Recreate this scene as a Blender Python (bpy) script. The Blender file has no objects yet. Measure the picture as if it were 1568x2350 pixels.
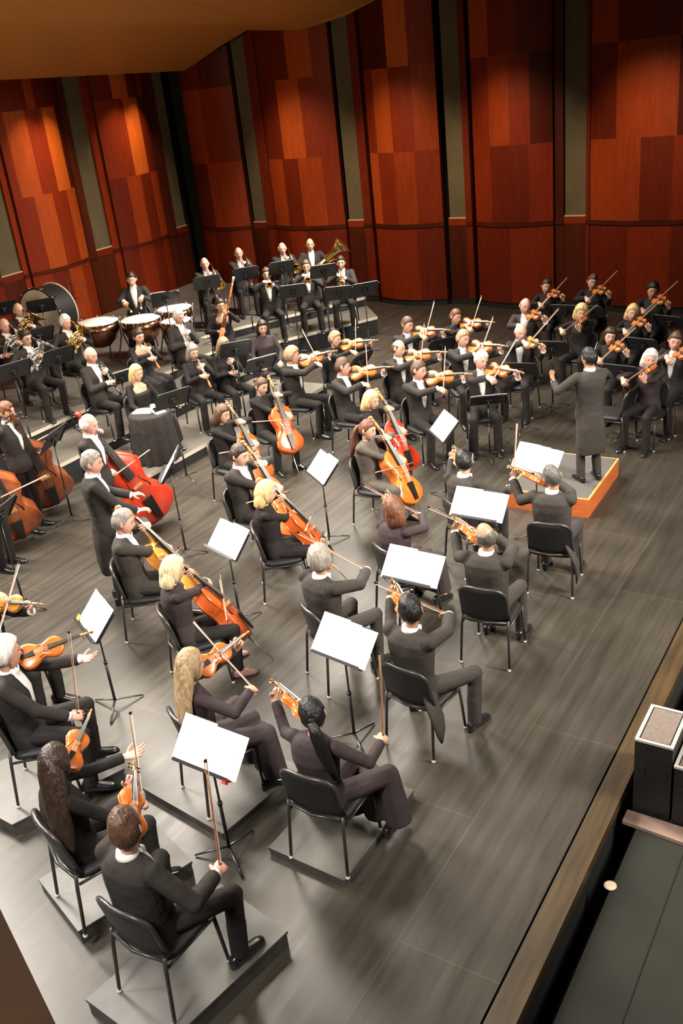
import bpy, math, random
from mathutils import Vector as V, Matrix as M
random.seed(7)
C = bpy.context.scene.collection
PI = math.pi
# ------------------------------------------------------------------ camera
FPX, CAMH = 2150.0, 5.2
CX = V((0.84792106, 0.5199215, -0.10349639))
CY = V((-0.14247483, 0.41154876, 0.90018251))
CF = V((-0.51061805, 0.74853807, -0.42303659))
CO = V((0, 0, CAMH))
cam_data = bpy.data.cameras.new('camera')
cam = bpy.data.objects.new('camera', cam_data); C.objects.link(cam)
cam_data.sensor_fit = 'VERTICAL'; cam_data.sensor_height = 24.0; cam_data.sensor_width = 24.0
cam_data.lens = 24.0 * FPX / 2350.0
cam_data.clip_start = 0.05; cam_data.clip_end = 100
Z3 = -CF
cam.matrix_world = M(((CX.x, CY.x, Z3.x, CO.x), (CX.y, CY.y, Z3.y, CO.y), (CX.z, CY.z, Z3.z, CO.z), (0, 0, 0, 1)))
bpy.context.scene.camera = cam

def ray(px, py):
    return CF * FPX + CX * (px - 784) - CY * (py - 1175)
def at(px, py, z=0.0):
    """point of the horizontal plane at height z that the photo shows at this pixel"""
    q = ray(px, py); return CO + q * ((z - CAMH) / q.z)

# ------------------------------------------------------------------ materials
MATS = {}
def mat(name, col, rough=0.6, metal=0.0, bump=0.0, bscale=40.0, var=0.0, vscale=6.0, sheen=0.0, coat=0.0, spec=0.5, stretch=None, emit=None):
    m = bpy.data.materials.new(name); m.use_nodes = True
    nt = m.node_tree; b = nt.nodes['Principled BSDF']
    b.inputs['Base Color'].default_value = (*col, 1)
    b.inputs['Roughness'].default_value = rough
    b.inputs['Metallic'].default_value = metal
    b.inputs['Specular IOR Level'].default_value = spec
    b.inputs['Sheen Weight'].default_value = sheen
    b.inputs['Coat Weight'].default_value = coat
    if coat: b.inputs['Coat Roughness'].default_value = 0.15
    tc = None
    def coords():
        nonlocal tc
        if tc is None:
            t = nt.nodes.new('ShaderNodeTexCoord'); tc = t.outputs['Object']
            if stretch:
                mp = nt.nodes.new('ShaderNodeMapping'); mp.inputs['Scale'].default_value = stretch
                nt.links.new(tc, mp.inputs['Vector']); tc = mp.outputs['Vector']
        return tc
    if var:
        n = nt.nodes.new('ShaderNodeTexNoise'); n.inputs['Scale'].default_value = vscale; n.inputs['Detail'].default_value = 4
        nt.links.new(coords(), n.inputs['Vector'])
        r = nt.nodes.new('ShaderNodeValToRGB')
        r.color_ramp.elements[0].position = 0.3; r.color_ramp.elements[1].position = 0.72
        r.color_ramp.elements[0].color = (*[c * (1 - var) for c in col], 1)
        r.color_ramp.elements[1].color = (*[min(1, c * (1 + var)) for c in col], 1)
        nt.links.new(n.outputs['Fac'], r.inputs['Fac']); nt.links.new(r.outputs['Color'], b.inputs['Base Color'])
    if bump:
        n2 = nt.nodes.new('ShaderNodeTexNoise'); n2.inputs['Scale'].default_value = bscale; n2.inputs['Detail'].default_value = 3
        nt.links.new(coords(), n2.inputs['Vector'])
        bp = nt.nodes.new('ShaderNodeBump'); bp.inputs['Strength'].default_value = bump; bp.inputs['Distance'].default_value = 0.02
        nt.links.new(n2.outputs['Fac'], bp.inputs['Height']); nt.links.new(bp.outputs['Normal'], b.inputs['Normal'])
    if emit:
        b.inputs['Emission Color'].default_value = (*emit[:3], 1); b.inputs['Emission Strength'].default_value = emit[3]
    MATS[name] = m
    return m
for nm, c in (('skin_light', (0.62, 0.36, 0.25)), ('skin_pink', (0.66, 0.34, 0.26)), ('skin_tan', (0.42, 0.22, 0.13))):
    mat(nm, c, 0.5, var=0.12, vscale=14)
mat('lip', (0.40, 0.14, 0.11), 0.45)
mat('tux_black', (0.033, 0.0285, 0.0265), 0.8, bump=0.9, bscale=7, spec=0.15)
mat('tux_grey', (0.046, 0.040, 0.036), 0.8, bump=0.9, bscale=7, spec=0.15)
mat('trouser_black', (0.022, 0.019, 0.018), 0.8, bump=0.4, bscale=10, spec=0.15)
mat('dress_black', (0.020, 0.017, 0.017), 0.75, bump=0.5, bscale=9, spec=0.15)
mat('dress_plum', (0.046, 0.034, 0.036), 0.75, bump=0.5, bscale=9, spec=0.15)  # black cloth, the purplish-brown cast of the lighting put into its colour
mat('dress_taupe', (0.09, 0.075, 0.063), 0.75, bump=0.5, bscale=9, spec=0.15)
mat('shirt_white', (0.80, 0.78, 0.76), 0.6)
mat('shoe_black', (0.012, 0.012, 0.012), 0.22)
mat('shoe_pink', (0.35, 0.2, 0.18), 0.4)
HAIRC = {'black': (0.008, 0.007, 0.007), 'darkbrown': (0.03, 0.016, 0.010), 'brown': (0.085, 0.042, 0.022), 'auburn': (0.13, 0.045, 0.02),
         'blond': (0.62, 0.42, 0.19), 'paleblond': (0.72, 0.56, 0.34), 'grey': (0.26, 0.23, 0.20), 'white': (0.72, 0.68, 0.62), 'sandy': (0.33, 0.22, 0.12), 'darkgrey': (0.09, 0.08, 0.07)}
for k, c in HAIRC.items():
    mat('hair_' + k, c, 0.42, bump=0.6, bscale=60, var=0.35, vscale=45, stretch=(1, 1, 0.18))
mat('eye_dark', (0.02, 0.014, 0.01), 0.2)
mat('varnish_orange', (0.58, 0.15, 0.022), 0.28, var=0.3, vscale=9, coat=0.4)
mat('varnish_amber', (0.66, 0.26, 0.04), 0.28, var=0.3, vscale=9, coat=0.4)
mat('varnish_brown', (0.30, 0.075, 0.018), 0.3, var=0.35, vscale=9, coat=0.4)
mat('varnish_red', (0.50, 0.035, 0.012), 0.28, var=0.25, vscale=5, coat=0.4)
mat('varnish_russet', (0.52, 0.09, 0.015), 0.28, var=0.3, vscale=6, coat=0.4)
mat('varnish_umber', (0.17, 0.045, 0.014), 0.32, var=0.35, vscale=5, coat=0.4)
mat('neck_maple', (0.52, 0.24, 0.08), 0.4, var=0.2, vscale=20)
mat('ebony', (0.012, 0.011, 0.011), 0.3)
mat('string_steel', (0.6, 0.58, 0.52), 0.3, metal=0.9)
mat('bow_wood', (0.40, 0.15, 0.06), 0.4, var=0.2, vscale=20)
mat('bow_hair', (0.86, 0.82, 0.74), 0.6)
mat('chair_pad', (0.012, 0.012, 0.013), 0.55, bump=0.25, bscale=120)
mat('chair_frame', (0.05, 0.045, 0.043), 0.34, metal=0.3)
mat('glide_nylon', (0.55, 0.52, 0.48), 0.4)
mat('stand_black', (0.014, 0.014, 0.015), 0.42)
mat('stand_leg', (0.06, 0.057, 0.055), 0.3, metal=0.6)
mat('paper', (0.88, 0.87, 0.85), 0.7)
mat('paper_cream', (0.80, 0.74, 0.60), 0.7)
mat('brass', (0.80, 0.55, 0.20), 0.22, metal=1.0)
mat('silver', (0.80, 0.79, 0.76), 0.2, metal=1.0)
mat('grenadilla', (0.014, 0.012, 0.012), 0.3)
mat('bassoon_wood', (0.45, 0.13, 0.03), 0.3, var=0.25, vscale=10, coat=0.3)
mat('drum_skin', (0.86, 0.84, 0.78), 0.5)
mat('drum_cream', (0.62, 0.56, 0.46), 0.55, var=0.1, vscale=4)
mat('copper', (0.32, 0.15, 0.08), 0.25, metal=1.0)
mat('cloth_black', (0.035, 0.03, 0.028), 0.9, bump=0.6, bscale=8, spec=0.15)
mat('deck_grey', (0.10, 0.09, 0.074), 0.55, var=0.18, vscale=3, bump=0.1, bscale=80)
mat('deck_edge', (0.55, 0.50, 0.40), 0.5)
mat('deck_skirt', (0.010, 0.010, 0.010), 0.9)
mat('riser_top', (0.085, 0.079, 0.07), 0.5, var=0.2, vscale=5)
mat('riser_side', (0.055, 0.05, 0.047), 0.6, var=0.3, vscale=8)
mat('podium_wood', (0.52, 0.13, 0.03), 0.4, var=0.2, vscale=5, stretch=(1, 1, 6))
mat('podium_trim', (0.72, 0.30, 0.10), 0.4)
mat('podium_carpet', (0.085, 0.078, 0.074), 0.95, bump=0.4, bscale=200)
mat('red_tape', (0.6, 0.02, 0.02), 0.5)
mat('yellow_tape', (0.75, 0.5, 0.05), 0.5)
mat('case_black', (0.012, 0.011, 0.011), 0.55, var=0.2, vscale=20)
mat('case_lid', (0.17, 0.135, 0.115), 0.6, var=0.15, vscale=30)
mat('case_trim', (0.80, 0.76, 0.70), 0.3, metal=0.5)
mat('edge_wood', (0.055, 0.034, 0.014), 0.45, var=0.4, vscale=3, stretch=(6, 0.5, 1))
mat('pit_floor', (0.026, 0.026, 0.021), 0.75, spec=0.2, var=0.2, vscale=2.0)
mat('pit_board', (0.30, 0.20, 0.16), 0.5, var=0.2, vscale=4)
mat('void_black', (0.004, 0.004, 0.004), 0.95)
mat('spot_cream', (0.75, 0.62, 0.42), 0.7, var=0.15, vscale=30)
mat('acoustic_khaki', (0.088, 0.068, 0.034), 0.9, bump=0.3, bscale=150, var=0.12, vscale=3)
mat('ledge_pale', (0.38, 0.29, 0.17), 0.6)
mat('wall_wood_dark', (0.055, 0.0095, 0.0035), 0.5, spec=0.12, var=0.25, vscale=2, stretch=(2, 2, 0.25))
mat('base_black', (0.006, 0.006, 0.006), 0.7)
mat('balcony_wood', (0.030, 0.013, 0.005), 0.8, var=0.3, vscale=4, spec=0.1)
TONES = [(0.11, 0.022, 0.009), (0.19, 0.034, 0.012), (0.29, 0.052, 0.014), (0.40, 0.088, 0.020), (0.52, 0.135, 0.026), (0.68, 0.22, 0.04)]
TONES = [(t[0] * .58, t[1] * .37, t[2] * .30) for t in TONES]
for i, t in enumerate(TONES):
    mat('veneer_tone_%d' % i, t, 0.5, var=0.14, vscale=7, stretch=(2.5, 2.5, 0.35), spec=0.12)

def nodes_of(name):
    m = MATS[name]; return m.node_tree, m.node_tree.nodes['Principled BSDF']
# stage floor: black hardboard sheets laid along the stage, scuffed
def make_floor_mat():
    m = mat('stage_floor', (0.10, 0.095, 0.088), 0.42, spec=0.36)
    nt, b = nodes_of('stage_floor'); N = nt.nodes; L = nt.links
    tc = N.new('ShaderNodeTexCoord')
    mp = N.new('ShaderNodeMapping'); mp.inputs['Rotation'].default_value = (0, 0, PI / 2)
    L.new(tc.outputs['Object'], mp.inputs['Vector'])
    br = N.new('ShaderNodeTexBrick'); br.inputs['Scale'].default_value = 1.0
    br.inputs['Brick Width'].default_value = 2.44; br.inputs['Row Height'].default_value = 1.22
    br.inputs['Mortar Size'].default_value = 0.006; br.inputs['Mortar Smooth'].default_value = 0.4
    br.inputs['Color1'].default_value = (0.037, 0.0315, 0.0245, 1); br.inputs['Color2'].default_value = (0.045, 0.0385, 0.030, 1)
    br.inputs['Mortar'].default_value = (0.066, 0.056, 0.043, 1)
    L.new(mp.outputs['Vector'], br.inputs['Vector'])
    # long scuffs running along the sheets
    m2 = N.new('ShaderNodeMapping'); m2.inputs['Scale'].default_value = (5.0, 0.35, 1)
    L.new(tc.outputs['Object'], m2.inputs['Vector'])
    n1 = N.new('ShaderNodeTexNoise'); n1.inputs['Scale'].default_value = 2.2; n1.inputs['Detail'].default_value = 6; n1.inputs['Roughness'].default_value = 0.65
    L.new(m2.outputs['Vector'], n1.inputs['Vector'])
    n2 = N.new('ShaderNodeTexNoise'); n2.inputs['Scale'].default_value = 0.7; n2.inputs['Detail'].default_value = 5
    L.new(tc.outputs['Object'], n2.inputs['Vector'])
    r1 = N.new('ShaderNodeMapRange'); r1.inputs[1].default_value = 0.3; r1.inputs[2].default_value = 0.75; r1.inputs[3].default_value = 0.70; r1.inputs[4].default_value = 1.36
    L.new(n1.outputs['Fac'], r1.inputs[0])
    r2 = N.new('ShaderNodeMapRange'); r2.inputs[1].default_value = 0.3; r2.inputs[2].default_value = 0.7; r2.inputs[3].default_value = 0.85; r2.inputs[4].default_value = 1.15
    L.new(n2.outputs['Fac'], r2.inputs[0])
    mu = N.new('ShaderNodeMath'); mu.operation = 'MULTIPLY'; L.new(r1.outputs[0], mu.inputs[0]); L.new(r2.outputs[0], mu.inputs[1])
    mx = N.new('ShaderNodeVectorMath'); mx.operation = 'SCALE'
    L.new(br.outputs['Color'], mx.inputs[0]); L.new(mu.outputs[0], mx.inputs['Scale'])
    L.new(mx.outputs['Vector'], b.inputs['Base Color'])
    r3 = N.new('ShaderNodeMapRange'); r3.inputs[1].default_value = 0.3; r3.inputs[2].default_value = 0.75; r3.inputs[3].default_value = 0.30; r3.inputs[4].default_value = 0.44
    L.new(n1.outputs['Fac'], r3.inputs[0]); L.new(r3.outputs[0], b.inputs['Roughness'])
make_floor_mat()
# ceiling: perforated veneer clouds
def make_ceiling_mat():
    m = mat('ceiling_veneer', (0.36, 0.17, 0.045), 0.5)
    nt, b = nodes_of('ceiling_veneer'); N = nt.nodes; L = nt.links
    tc = N.new('ShaderNodeTexCoord')
    w = N.new('ShaderNodeTexWave'); w.inputs['Scale'].default_value = 6.0; w.inputs['Distortion'].default_value = 2.0; w.inputs['Detail'].default_value = 2
    w.wave_type = 'BANDS'; w.bands_direction = 'DIAGONAL'
    L.new(tc.outputs['Object'], w.inputs['Vector'])
    r = N.new('ShaderNodeValToRGB'); r.color_ramp.elements[0].color = (0.50, 0.205, 0.042, 1); r.color_ramp.elements[1].color = (0.60, 0.27, 0.06, 1)
    L.new(w.outputs['Fac'], r.inputs['Fac']); L.new(r.outputs['Color'], b.inputs['Base Color'])
make_ceiling_mat()

# ------------------------------------------------------------------ mesh building
class MB:
    def __init__(s): s.v = []; s.f = []; s.mi = []
    def add(s, vs, fs, mi=0):
        o = len(s.v); s.v += [tuple(p) for p in vs]; s.f += [tuple(i + o for i in f) for f in fs]; s.mi += [mi] * len(fs); return s
    def box(s, c, d, rot=None, mi=0):
        vs = []
        for z in (-.5, .5):
            for y in (-.5, .5):
                for x in (-.5, .5):
                    p = V((x * d[0], y * d[1], z * d[2]))
                    if rot is not None: p = rot @ p
                    vs.append(p + V(c))
        return s.add(vs, [(0, 2, 3, 1), (4, 5, 7, 6), (0, 1, 5, 4), (2, 6, 7, 3), (0, 4, 6, 2), (1, 3, 7, 5)], mi)
    def bevel_box(s, c, d, b, rot=None, mi=0, seg=3):
        # rounded-rectangle prism (rounded in X-Z), extruded in Y
        x, z = d[0] / 2 - b, d[2] / 2 - b
        out = []
        for (cx, cz, a0) in ((x, z, 0), (-x, z, 90), (-x, -z, 180), (x, -z, 270)):
            for i in range(seg + 1):
                a = math.radians(a0 + 90 * i / seg); out.append((cx + b * math.cos(a), cz + b * math.sin(a)))
        rings = [[(px, y, pz) for px, pz in out] for y in (-d[1] / 2, d[1] / 2)]
        rr = []
        for rg in rings:
            q = []
            for p in rg:
                p = V(p)
                if rot is not None: p = rot @ p
                q.append(p + V(c))
            rr.append(q)
        return s.loft(rr, mi=mi)
    def loft(s, rings, caps=True, mi=0, closed=True):
        n = len(rings[0]); vs = [p for r in rings for p in r]; fs = []
        for i in range(len(rings) - 1):
            for j in range(n if closed else n - 1):
                k = (j + 1) % n
                fs.append((i * n + j, i * n + k, (i + 1) * n + k, (i + 1) * n + j))
        if caps:
            fs.append(tuple(reversed(range(n)))); fs.append(tuple((len(rings) - 1) * n + j for j in range(n)))
        return s.add(vs, fs, mi)
    def tube(s, pts, rads, n=8, caps=True, mi=0, closed=False, flat=1.0, up=None):
        pts = [V(p) for p in pts]
        if not hasattr(rads, '__len__'): rads = [rads] * len(pts)
        L = len(pts); rings = []
        t0 = (pts[1] - pts[0]).normalized()
        if up is None: up = V((0, 0, 1)) if abs(t0.z) < 0.9 else V((0, 1, 0))
        u = (V(up) - t0 * t0.dot(V(up))).normalized()
        for i, p in enumerate(pts):
            if closed: t = (pts[(i + 1) % L] - pts[i - 1]).normalized()
            else: t = (pts[min(i + 1, L - 1)] - pts[max(i - 1, 0)]).normalized()
            u = (u - t * t.dot(u)).normalized(); w = t.cross(u)
            rings.append([p + (w * math.cos(2 * PI * k / n) + u * math.sin(2 * PI * k / n) * flat) * rads[i] for k in range(n)])
        if closed:
            rings.append(rings[0]); return s.loft(rings, False, mi)
        return s.loft(rings, caps, mi)
    def lathe(s, prof, n=20, mi=0, M4=None, caps=True):
        rings = []
        for r, z in prof:
            rg = [V((r * math.cos(2 * PI * k / n), r * math.sin(2 * PI * k / n), z)) for k in range(n)]
            if M4 is not None: rg = [M4 @ p for p in rg]
            rings.append(rg)
        return s.loft(rings, caps, mi)
    def capsule(s, a, b, ra, rb, n=10, flat=False):
        a, b = V(a), V(b); ax = (b - a)
        if ax.length < 1e-6: ax = V((0, 0, 1e-4))
        t = ax.normalized()
        if flat: return s.tube([a, b], [ra, rb], n)
        pts = []; rd = []
        for k in (-80, -50, -20): pts.append(a + t * (ra * math.sin(math.radians(k)))); rd.append(ra * math.cos(math.radians(k)))
        for k in (20, 50, 80): pts.append(b + t * (rb * math.sin(math.radians(k)))); rd.append(rb * math.cos(math.radians(k)))
        return s.tube(pts, rd, n)
    def ellip(s, c, r, n=12, m=8, rot=None, mi=0):
        rings = []
        for i in range(1, m):
            a = PI * i / m; q = []
            for k in range(n):
                p = V((r[0] * math.sin(a) * math.cos(2 * PI * k / n), r[1] * math.sin(a) * math.sin(2 * PI * k / n), -r[2] * math.cos(a)))
                if rot is not None: p = rot @ p
                q.append(p + V(c))
            rings.append(q)
        return s.loft(rings, True, mi)
    def ering(s, c, rx, ry, n=20, p=2.0):
        out = []
        for k in range(n):
            a = 2 * PI * k / n; ca, sa = math.cos(a), math.sin(a)
            out.append(V((c[0] + rx * math.copysign(abs(ca) ** (2 / p), ca), c[1] + ry * math.copysign(abs(sa) ** (2 / p), sa), c[2])))
        return out
    def xform(s, M4): s.v = [tuple(M4 @ V(p)) for p in s.v]; return s
    def join(s, o, mi=None):
        k = len(s.v); s.v += o.v; s.f += [tuple(i + k for i in f) for f in o.f]; s.mi += (o.mi if mi is None else [mi] * len(o.f)); return s
    def mesh(s, name, smooth=True, mats=None):
        me = bpy.data.meshes.new(name); me.from_pydata(s.v, [], s.f)
        if mats:
            for m in (mats if isinstance(mats, (list, tuple)) else [mats]): me.materials.append(MATS[m] if isinstance(m, str) else m)
            me.polygons.foreach_set('material_index', s.mi)
        if smooth: me.polygons.foreach_set('use_smooth', [True] * len(me.polygons))
        me.update(); return me
    def obj(s, name, mats, parent=None, smooth=True, sharp=None):
        me = s.mesh(name, smooth, mats)
        if sharp: me.set_sharp_from_angle(angle=math.radians(sharp))
        return link(name, me, parent)
def link(name, me, parent=None, mw=None):
    o = bpy.data.objects.new(name, me); C.objects.link(o)
    if parent is not None: o.parent = parent
    if mw is not None: o.matrix_local = mw
    return o
def remesh(mb, voxel, smooth=3, name='body', fac=0.5):
    me = mb.mesh('tmp', False)
    o = bpy.data.objects.new('tmp', me); C.objects.link(o)
    r = o.modifiers.new('r', 'REMESH'); r.mode = 'VOXEL'; r.voxel_size = voxel
    if smooth:
        sm = o.modifiers.new('s', 'SMOOTH'); sm.iterations = smooth; sm.factor = fac
    dg = bpy.context.evaluated_depsgraph_get(); dg.update()
    out = bpy.data.meshes.new_from_object(o.evaluated_get(dg))
    bpy.data.objects.remove(o); bpy.data.meshes.remove(me)
    out.polygons.foreach_set('use_smooth', [True] * len(out.polygons)); out.name = name
    return out
def mesh_to_mb(me):
    mb = MB(); mb.v = [tuple(v.co) for v in me.vertices]; mb.f = [tuple(p.vertices) for p in me.polygons]; mb.mi = [0] * len(mb.f); return mb
def thing(name, label, cat, mw=None, group=None):
    o = bpy.data.objects.new(name, None); C.objects.link(o); o.empty_display_size = 0.1
    if mw is not None: o.matrix_world = mw
    tag(o, label, cat, group); return o
def tag(o, label, cat, group=None):
    o['label'] = label; o['category'] = cat
    if group: o['group'] = group
    return o
def struct(o): o['kind'] = 'structure'; return o
def copy_tree(root, mw, label, group=None, name=None):
    r = root.copy(); C.objects.link(r); r.matrix_world = mw; r['label'] = label
    if group: r['group'] = group
    for ch in list(root.children):
        c = ch.copy(); C.objects.link(c); c.parent = r
        for g in list(ch.children):
            d = g.copy(); C.objects.link(d); d.parent = c
    return r
def TR(x, y, z=0.0, deg=0.0):
    return M.Translation((x, y, z)) @ M.Rotation(math.radians(deg), 4, 'Z')
def frame(o, ydir, zdir):
    y = V(ydir).normalized(); z = V(zdir); z = (z - y * y.dot(z)).normalized(); x = y.cross(z)
    return M(((x.x, y.x, z.x, o[0]), (x.y, y.y, z.y, o[1]), (x.z, y.z, z.z, o[2]), (0, 0, 0, 1)))
# ------------------------------------------------------------------ prop prototypes: dictionaries of part meshes
def place(kind_parts, name, label, cat, mw, group=None, swap=None):
    """kind_parts: list of (part name, mesh, [sub parts]); builds Empty + children sharing those meshes"""
    r = thing(name, label, cat, mw, group)
    for part in kind_parts:
        pn, me, sub = part[0], part[1], part[2] if len(part) > 2 else ()
        o = link(pn, me, r)
        if swap and pn in swap:
            for sl in o.material_slots:
                sl.link = 'OBJECT'; sl.material = MATS[swap[pn]]
        for sn, sm in sub: link(sn, sm, o)
    return r

# -- musician's chair: local origin on the floor under the seat, facing +Y
def chair_parts():
    P = []
    s = MB()
    rg = []
    for z, k in ((.435, .94), (.445, 1.0), (.475, 1.0), (.487, .95), (.492, .8)):
        rg.append(s.ering((0, .0, z), .235 * k, .22 * k, 24, 5))
    s.loft(rg); P.append(('seat', s.mesh('seat', True, 'chair_pad')))
    b = MB(); R = M.Rotation(math.radians(12), 3, 'X')
    # curved backrest panel, rounded corners
    rings = []
    nx = 12
    def bp(u, v, off):   # u -1..1, v 0..1
        w = .222 * (1 - .10 * max(0, (v - .8) / .2) ** 2)
        x = u * w; zz = v * .36
        if v > .75: zz -= .045 * abs(u) ** 5 * ((v - .75) / .25)
        y = .035 * (u * u) * 1.0 + off
        return R @ V((x, y, zz)) + V((0, -.225, .50))
    nv = 8
    front = [[bp(-1 + 2 * i / nx, j / nv, .012) for i in range(nx + 1)] for j in range(nv + 1)]
    back = [[bp(-1 + 2 * i / nx, j / nv, -.012) for i in range(nx + 1)] for j in range(nv + 1)]
    vs = [p for r in front for p in r] + [p for r in back for p in r]; k = (nx + 1) * (nv + 1); fs = []
    for j in range(nv):
        for i in range(nx):
            a = j * (nx + 1) + i
            fs.append((a, a + 1, a + nx + 2, a + nx + 1)); fs.append((k + a, k + a + nx + 1, k + a + nx + 2, k + a + 1))
    edge = [i for i in range(nx + 1)] + [j * (nx + 1) + nx for j in range(1, nv + 1)] + [nv * (nx + 1) + i for i in range(nx - 1, -1, -1)] + [j * (nx + 1) for j in range(nv - 1, 0, -1)]
    for i in range(len(edge)):
        a, c = edge[i], edge[(i + 1) % len(edge)]; fs.append((c, a, k + a, k + c))
    b.add(vs, fs); P.append(('backrest', b.mesh('backrest', True, 'chair_pad')))
    f = MB()
    path = [bp(-1, 0, 0), bp(-1, .3, 0), bp(-1, .7, 0), bp(-.97, .9, 0), bp(-.85, .985, 0), bp(-.6, 1.01, 0), bp(-.2, 1.01, 0), bp(.2, 1.01, 0), bp(.6, 1.01, 0), bp(.85, .985, 0), bp(.97, .9, 0), bp(1, .7, 0), bp(1, .3, 0), bp(1, 0, 0)]
    f.tube(path, .017, 8); P.append(('back_frame', f.mesh('back_frame', True, 'chair_frame')))
    c = MB(); c.tube([(-.225, -.225, .49), (0, -.262, .485), (.225, -.225, .49)], .012, 6)
    P.append(('crossbar', c.mesh('crossbar', True, 'chair_frame')))
    sf = MB(); sf.tube([(-.225, -.215, .425), (-.225, .19, .425), (-.19, .215, .425), (.19, .215, .425), (.225, .19, .425), (.225, -.215, .425)], .011, 6)
    P.append(('seat_frame', sf.mesh('seat_frame', True, 'chair_frame')))
    for sx in (-1, 1):
        l = MB(); l.tube([(sx * .222, -.22, .51), (sx * .226, -.235, .40), (sx * .238, -.275, .012)], [.0135, .0135, .012], 8)
        g = MB(); g.lathe([(.013, 0), (.016, .004), (.014, .022)], 10, M4=M.Translation((sx * .238, -.276, 0)))
        P.append(('leg', l.mesh('leg', True, 'chair_frame'), [('glide', g.mesh('glide', True, 'glide_nylon'))]))
        l = MB(); l.tube([(sx * .222, .20, .43), (sx * .236, .235, .012)], [.0135, .012], 8)
        g = MB(); g.lathe([(.013, 0), (.016, .004), (.014, .022)], 10, M4=M.Translation((sx * .236, .236, 0)))
        P.append(('leg', l.mesh('leg', True, 'chair_frame'), [('glide', g.mesh('glide', True, 'glide_nylon'))]))
    return P
CHAIR = chair_parts()

# -- music stand: origin on the floor at the post, player stands at -Y (desk faces -Y)
def stand_parts(h=1.0, tilt=42):
    P = []
    R = M.Rotation(math.radians(-tilt), 3, 'X')     # desk plane leans back (top away from player)
    ctr = V((0, .02, h))
    def q(x, y, z): return R @ V((x, y, z)) + ctr
    d = MB()
    # tray with rounded upper corners, slight flange
    x0, z0, z1 = .255, -.165, .175
    out = [(-x0, z0), (x0, z0), (x0, z1 - .04), (x0 - .012, z1 - .012), (x0 - .04, z1), (-x0 + .04, z1), (-x0 + .012, z1 - .012), (-x0, z1 - .04)]
    d.loft([[q(x, -.004, z) for x, z in out], [q(x, .006, z) for x, z in out]])
    for sx in (-1, 1): d.box(q(sx * x0, .010, -.01), (.006, .022, .30), R)
    P.append(('desk', d.mesh('desk', False, 'stand_black')))
    l = MB(); l.box(q(0, -.028, z0), (.51, .058, .007), R); l.box(q(0, -.056, z0 + .010), (.51, .005, .024), R)
    P.append(('lip', l.mesh('lip', False, 'stand_black')))
    k = MB(); k.tube([q(0, .008, 0), (0, .05, h - .04), (0, .0, h - .12)], [.016, .02, .015], 8); k.box(q(0, .012, 0), (.12, .018, .07), R)
    P.append(('swivel', k.mesh('swivel', True, 'stand_black')))
    p = MB(); p.tube([(0, 0, .42), (0, 0, h - .10)], .009, 8); P.append(('upper_post', p.mesh('upper_post', True, 'stand_leg')))
    p = MB(); p.tube([(0, 0, .07), (0, 0, .50)], .0135, 8); p.tube([(0, 0, .49), (0, 0, .52)], .018, 8); P.append(('lower_post', p.mesh('lower_post', True, 'stand_black')))
    for a in (90, 210, 330):
        a = math.radians(a); ca, sa = math.cos(a), math.sin(a)
        g = MB(); g.tube([(ca * .012, sa * .012, .085), (ca * .16, sa * .16, .045), (ca * .27, sa * .27, .012)], [.012, .012, .010], 6, flat=.6)
        P.append(('leg', g.mesh('leg', True, 'stand_leg')))
    return P, q
STAND, STQ = stand_parts()
STAND_LOW, STQL = stand_parts(.88, 52)
STAND_HI, STQH = stand_parts(1.22, 35)
def paper_mesh(q, kind=0):
    """open part book: overlapping leaves resting in the tray"""
    m = MB()
    def leaf(x0, x1, z0, z1, lift, curl=.006):
        n = 6; top = []; bot = []
        for j in (0, 1):
            z = (z0, z1)[j]
            row = []
            for i in range(n + 1):
                u = i / n; x = x0 + (x1 - x0) * u
                row.append(q(x, -.010 - lift - curl * math.sin(PI * u), z))
            (top if j else bot).append(row)
        b, t = bot[0], top[0]
        th = R3 = V((0, 0, 0))
        vs = b + t; k = n + 1; fs = []
        for i in range(n): fs.append((i, i + 1, k + i + 1, k + i))
        dn = q(0, .003, 0) - q(0, 0, 0)
        vs2 = [p + dn for p in vs]; off = len(vs)
        fs2 = [tuple(reversed([off + j for j in f])) for f in fs]
        ed = list(range(k)) + [2 * k - 1 - i for i in range(k)]
        fs3 = [(ed[(i + 1) % len(ed)], ed[i], off + ed[i], off + ed[(i + 1) % len(ed)]) for i in range(len(ed))]
        m.add(vs + vs2, fs + fs2 + fs3)
    if kind == 0:
        leaf(-.295, -.01, -.155, .185, 0); leaf(.0, .285, -.155, .165, .001); leaf(-.16, .12, -.155, .175, .008)
    elif kind == 1:
        leaf(-.30, .005, -.155, .17, 0); leaf(-.005, .30, -.155, .155, .003); leaf(.06, .27, -.155, .15, .010)
    elif kind == 2:
        leaf(-.25, .0, -.155, .175, 0); leaf(.0, .25, -.155, .175, 0)
    else:
        leaf(-.26, -.01, -.155, .165, 0); leaf(-.02, .26, -.155, .185, .004)
    return m
PAPERS = {('n', k): paper_mesh(STQ, k).mesh('sheet_music', False, 'paper') for k in range(4)}
PAPERS[('l', 2)] = paper_mesh(STQL, 2).mesh('sheet_music', False, 'paper')
PAPERS[('h', 3)] = paper_mesh(STQH, 3).mesh('sheet_music', False, 'paper')

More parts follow.
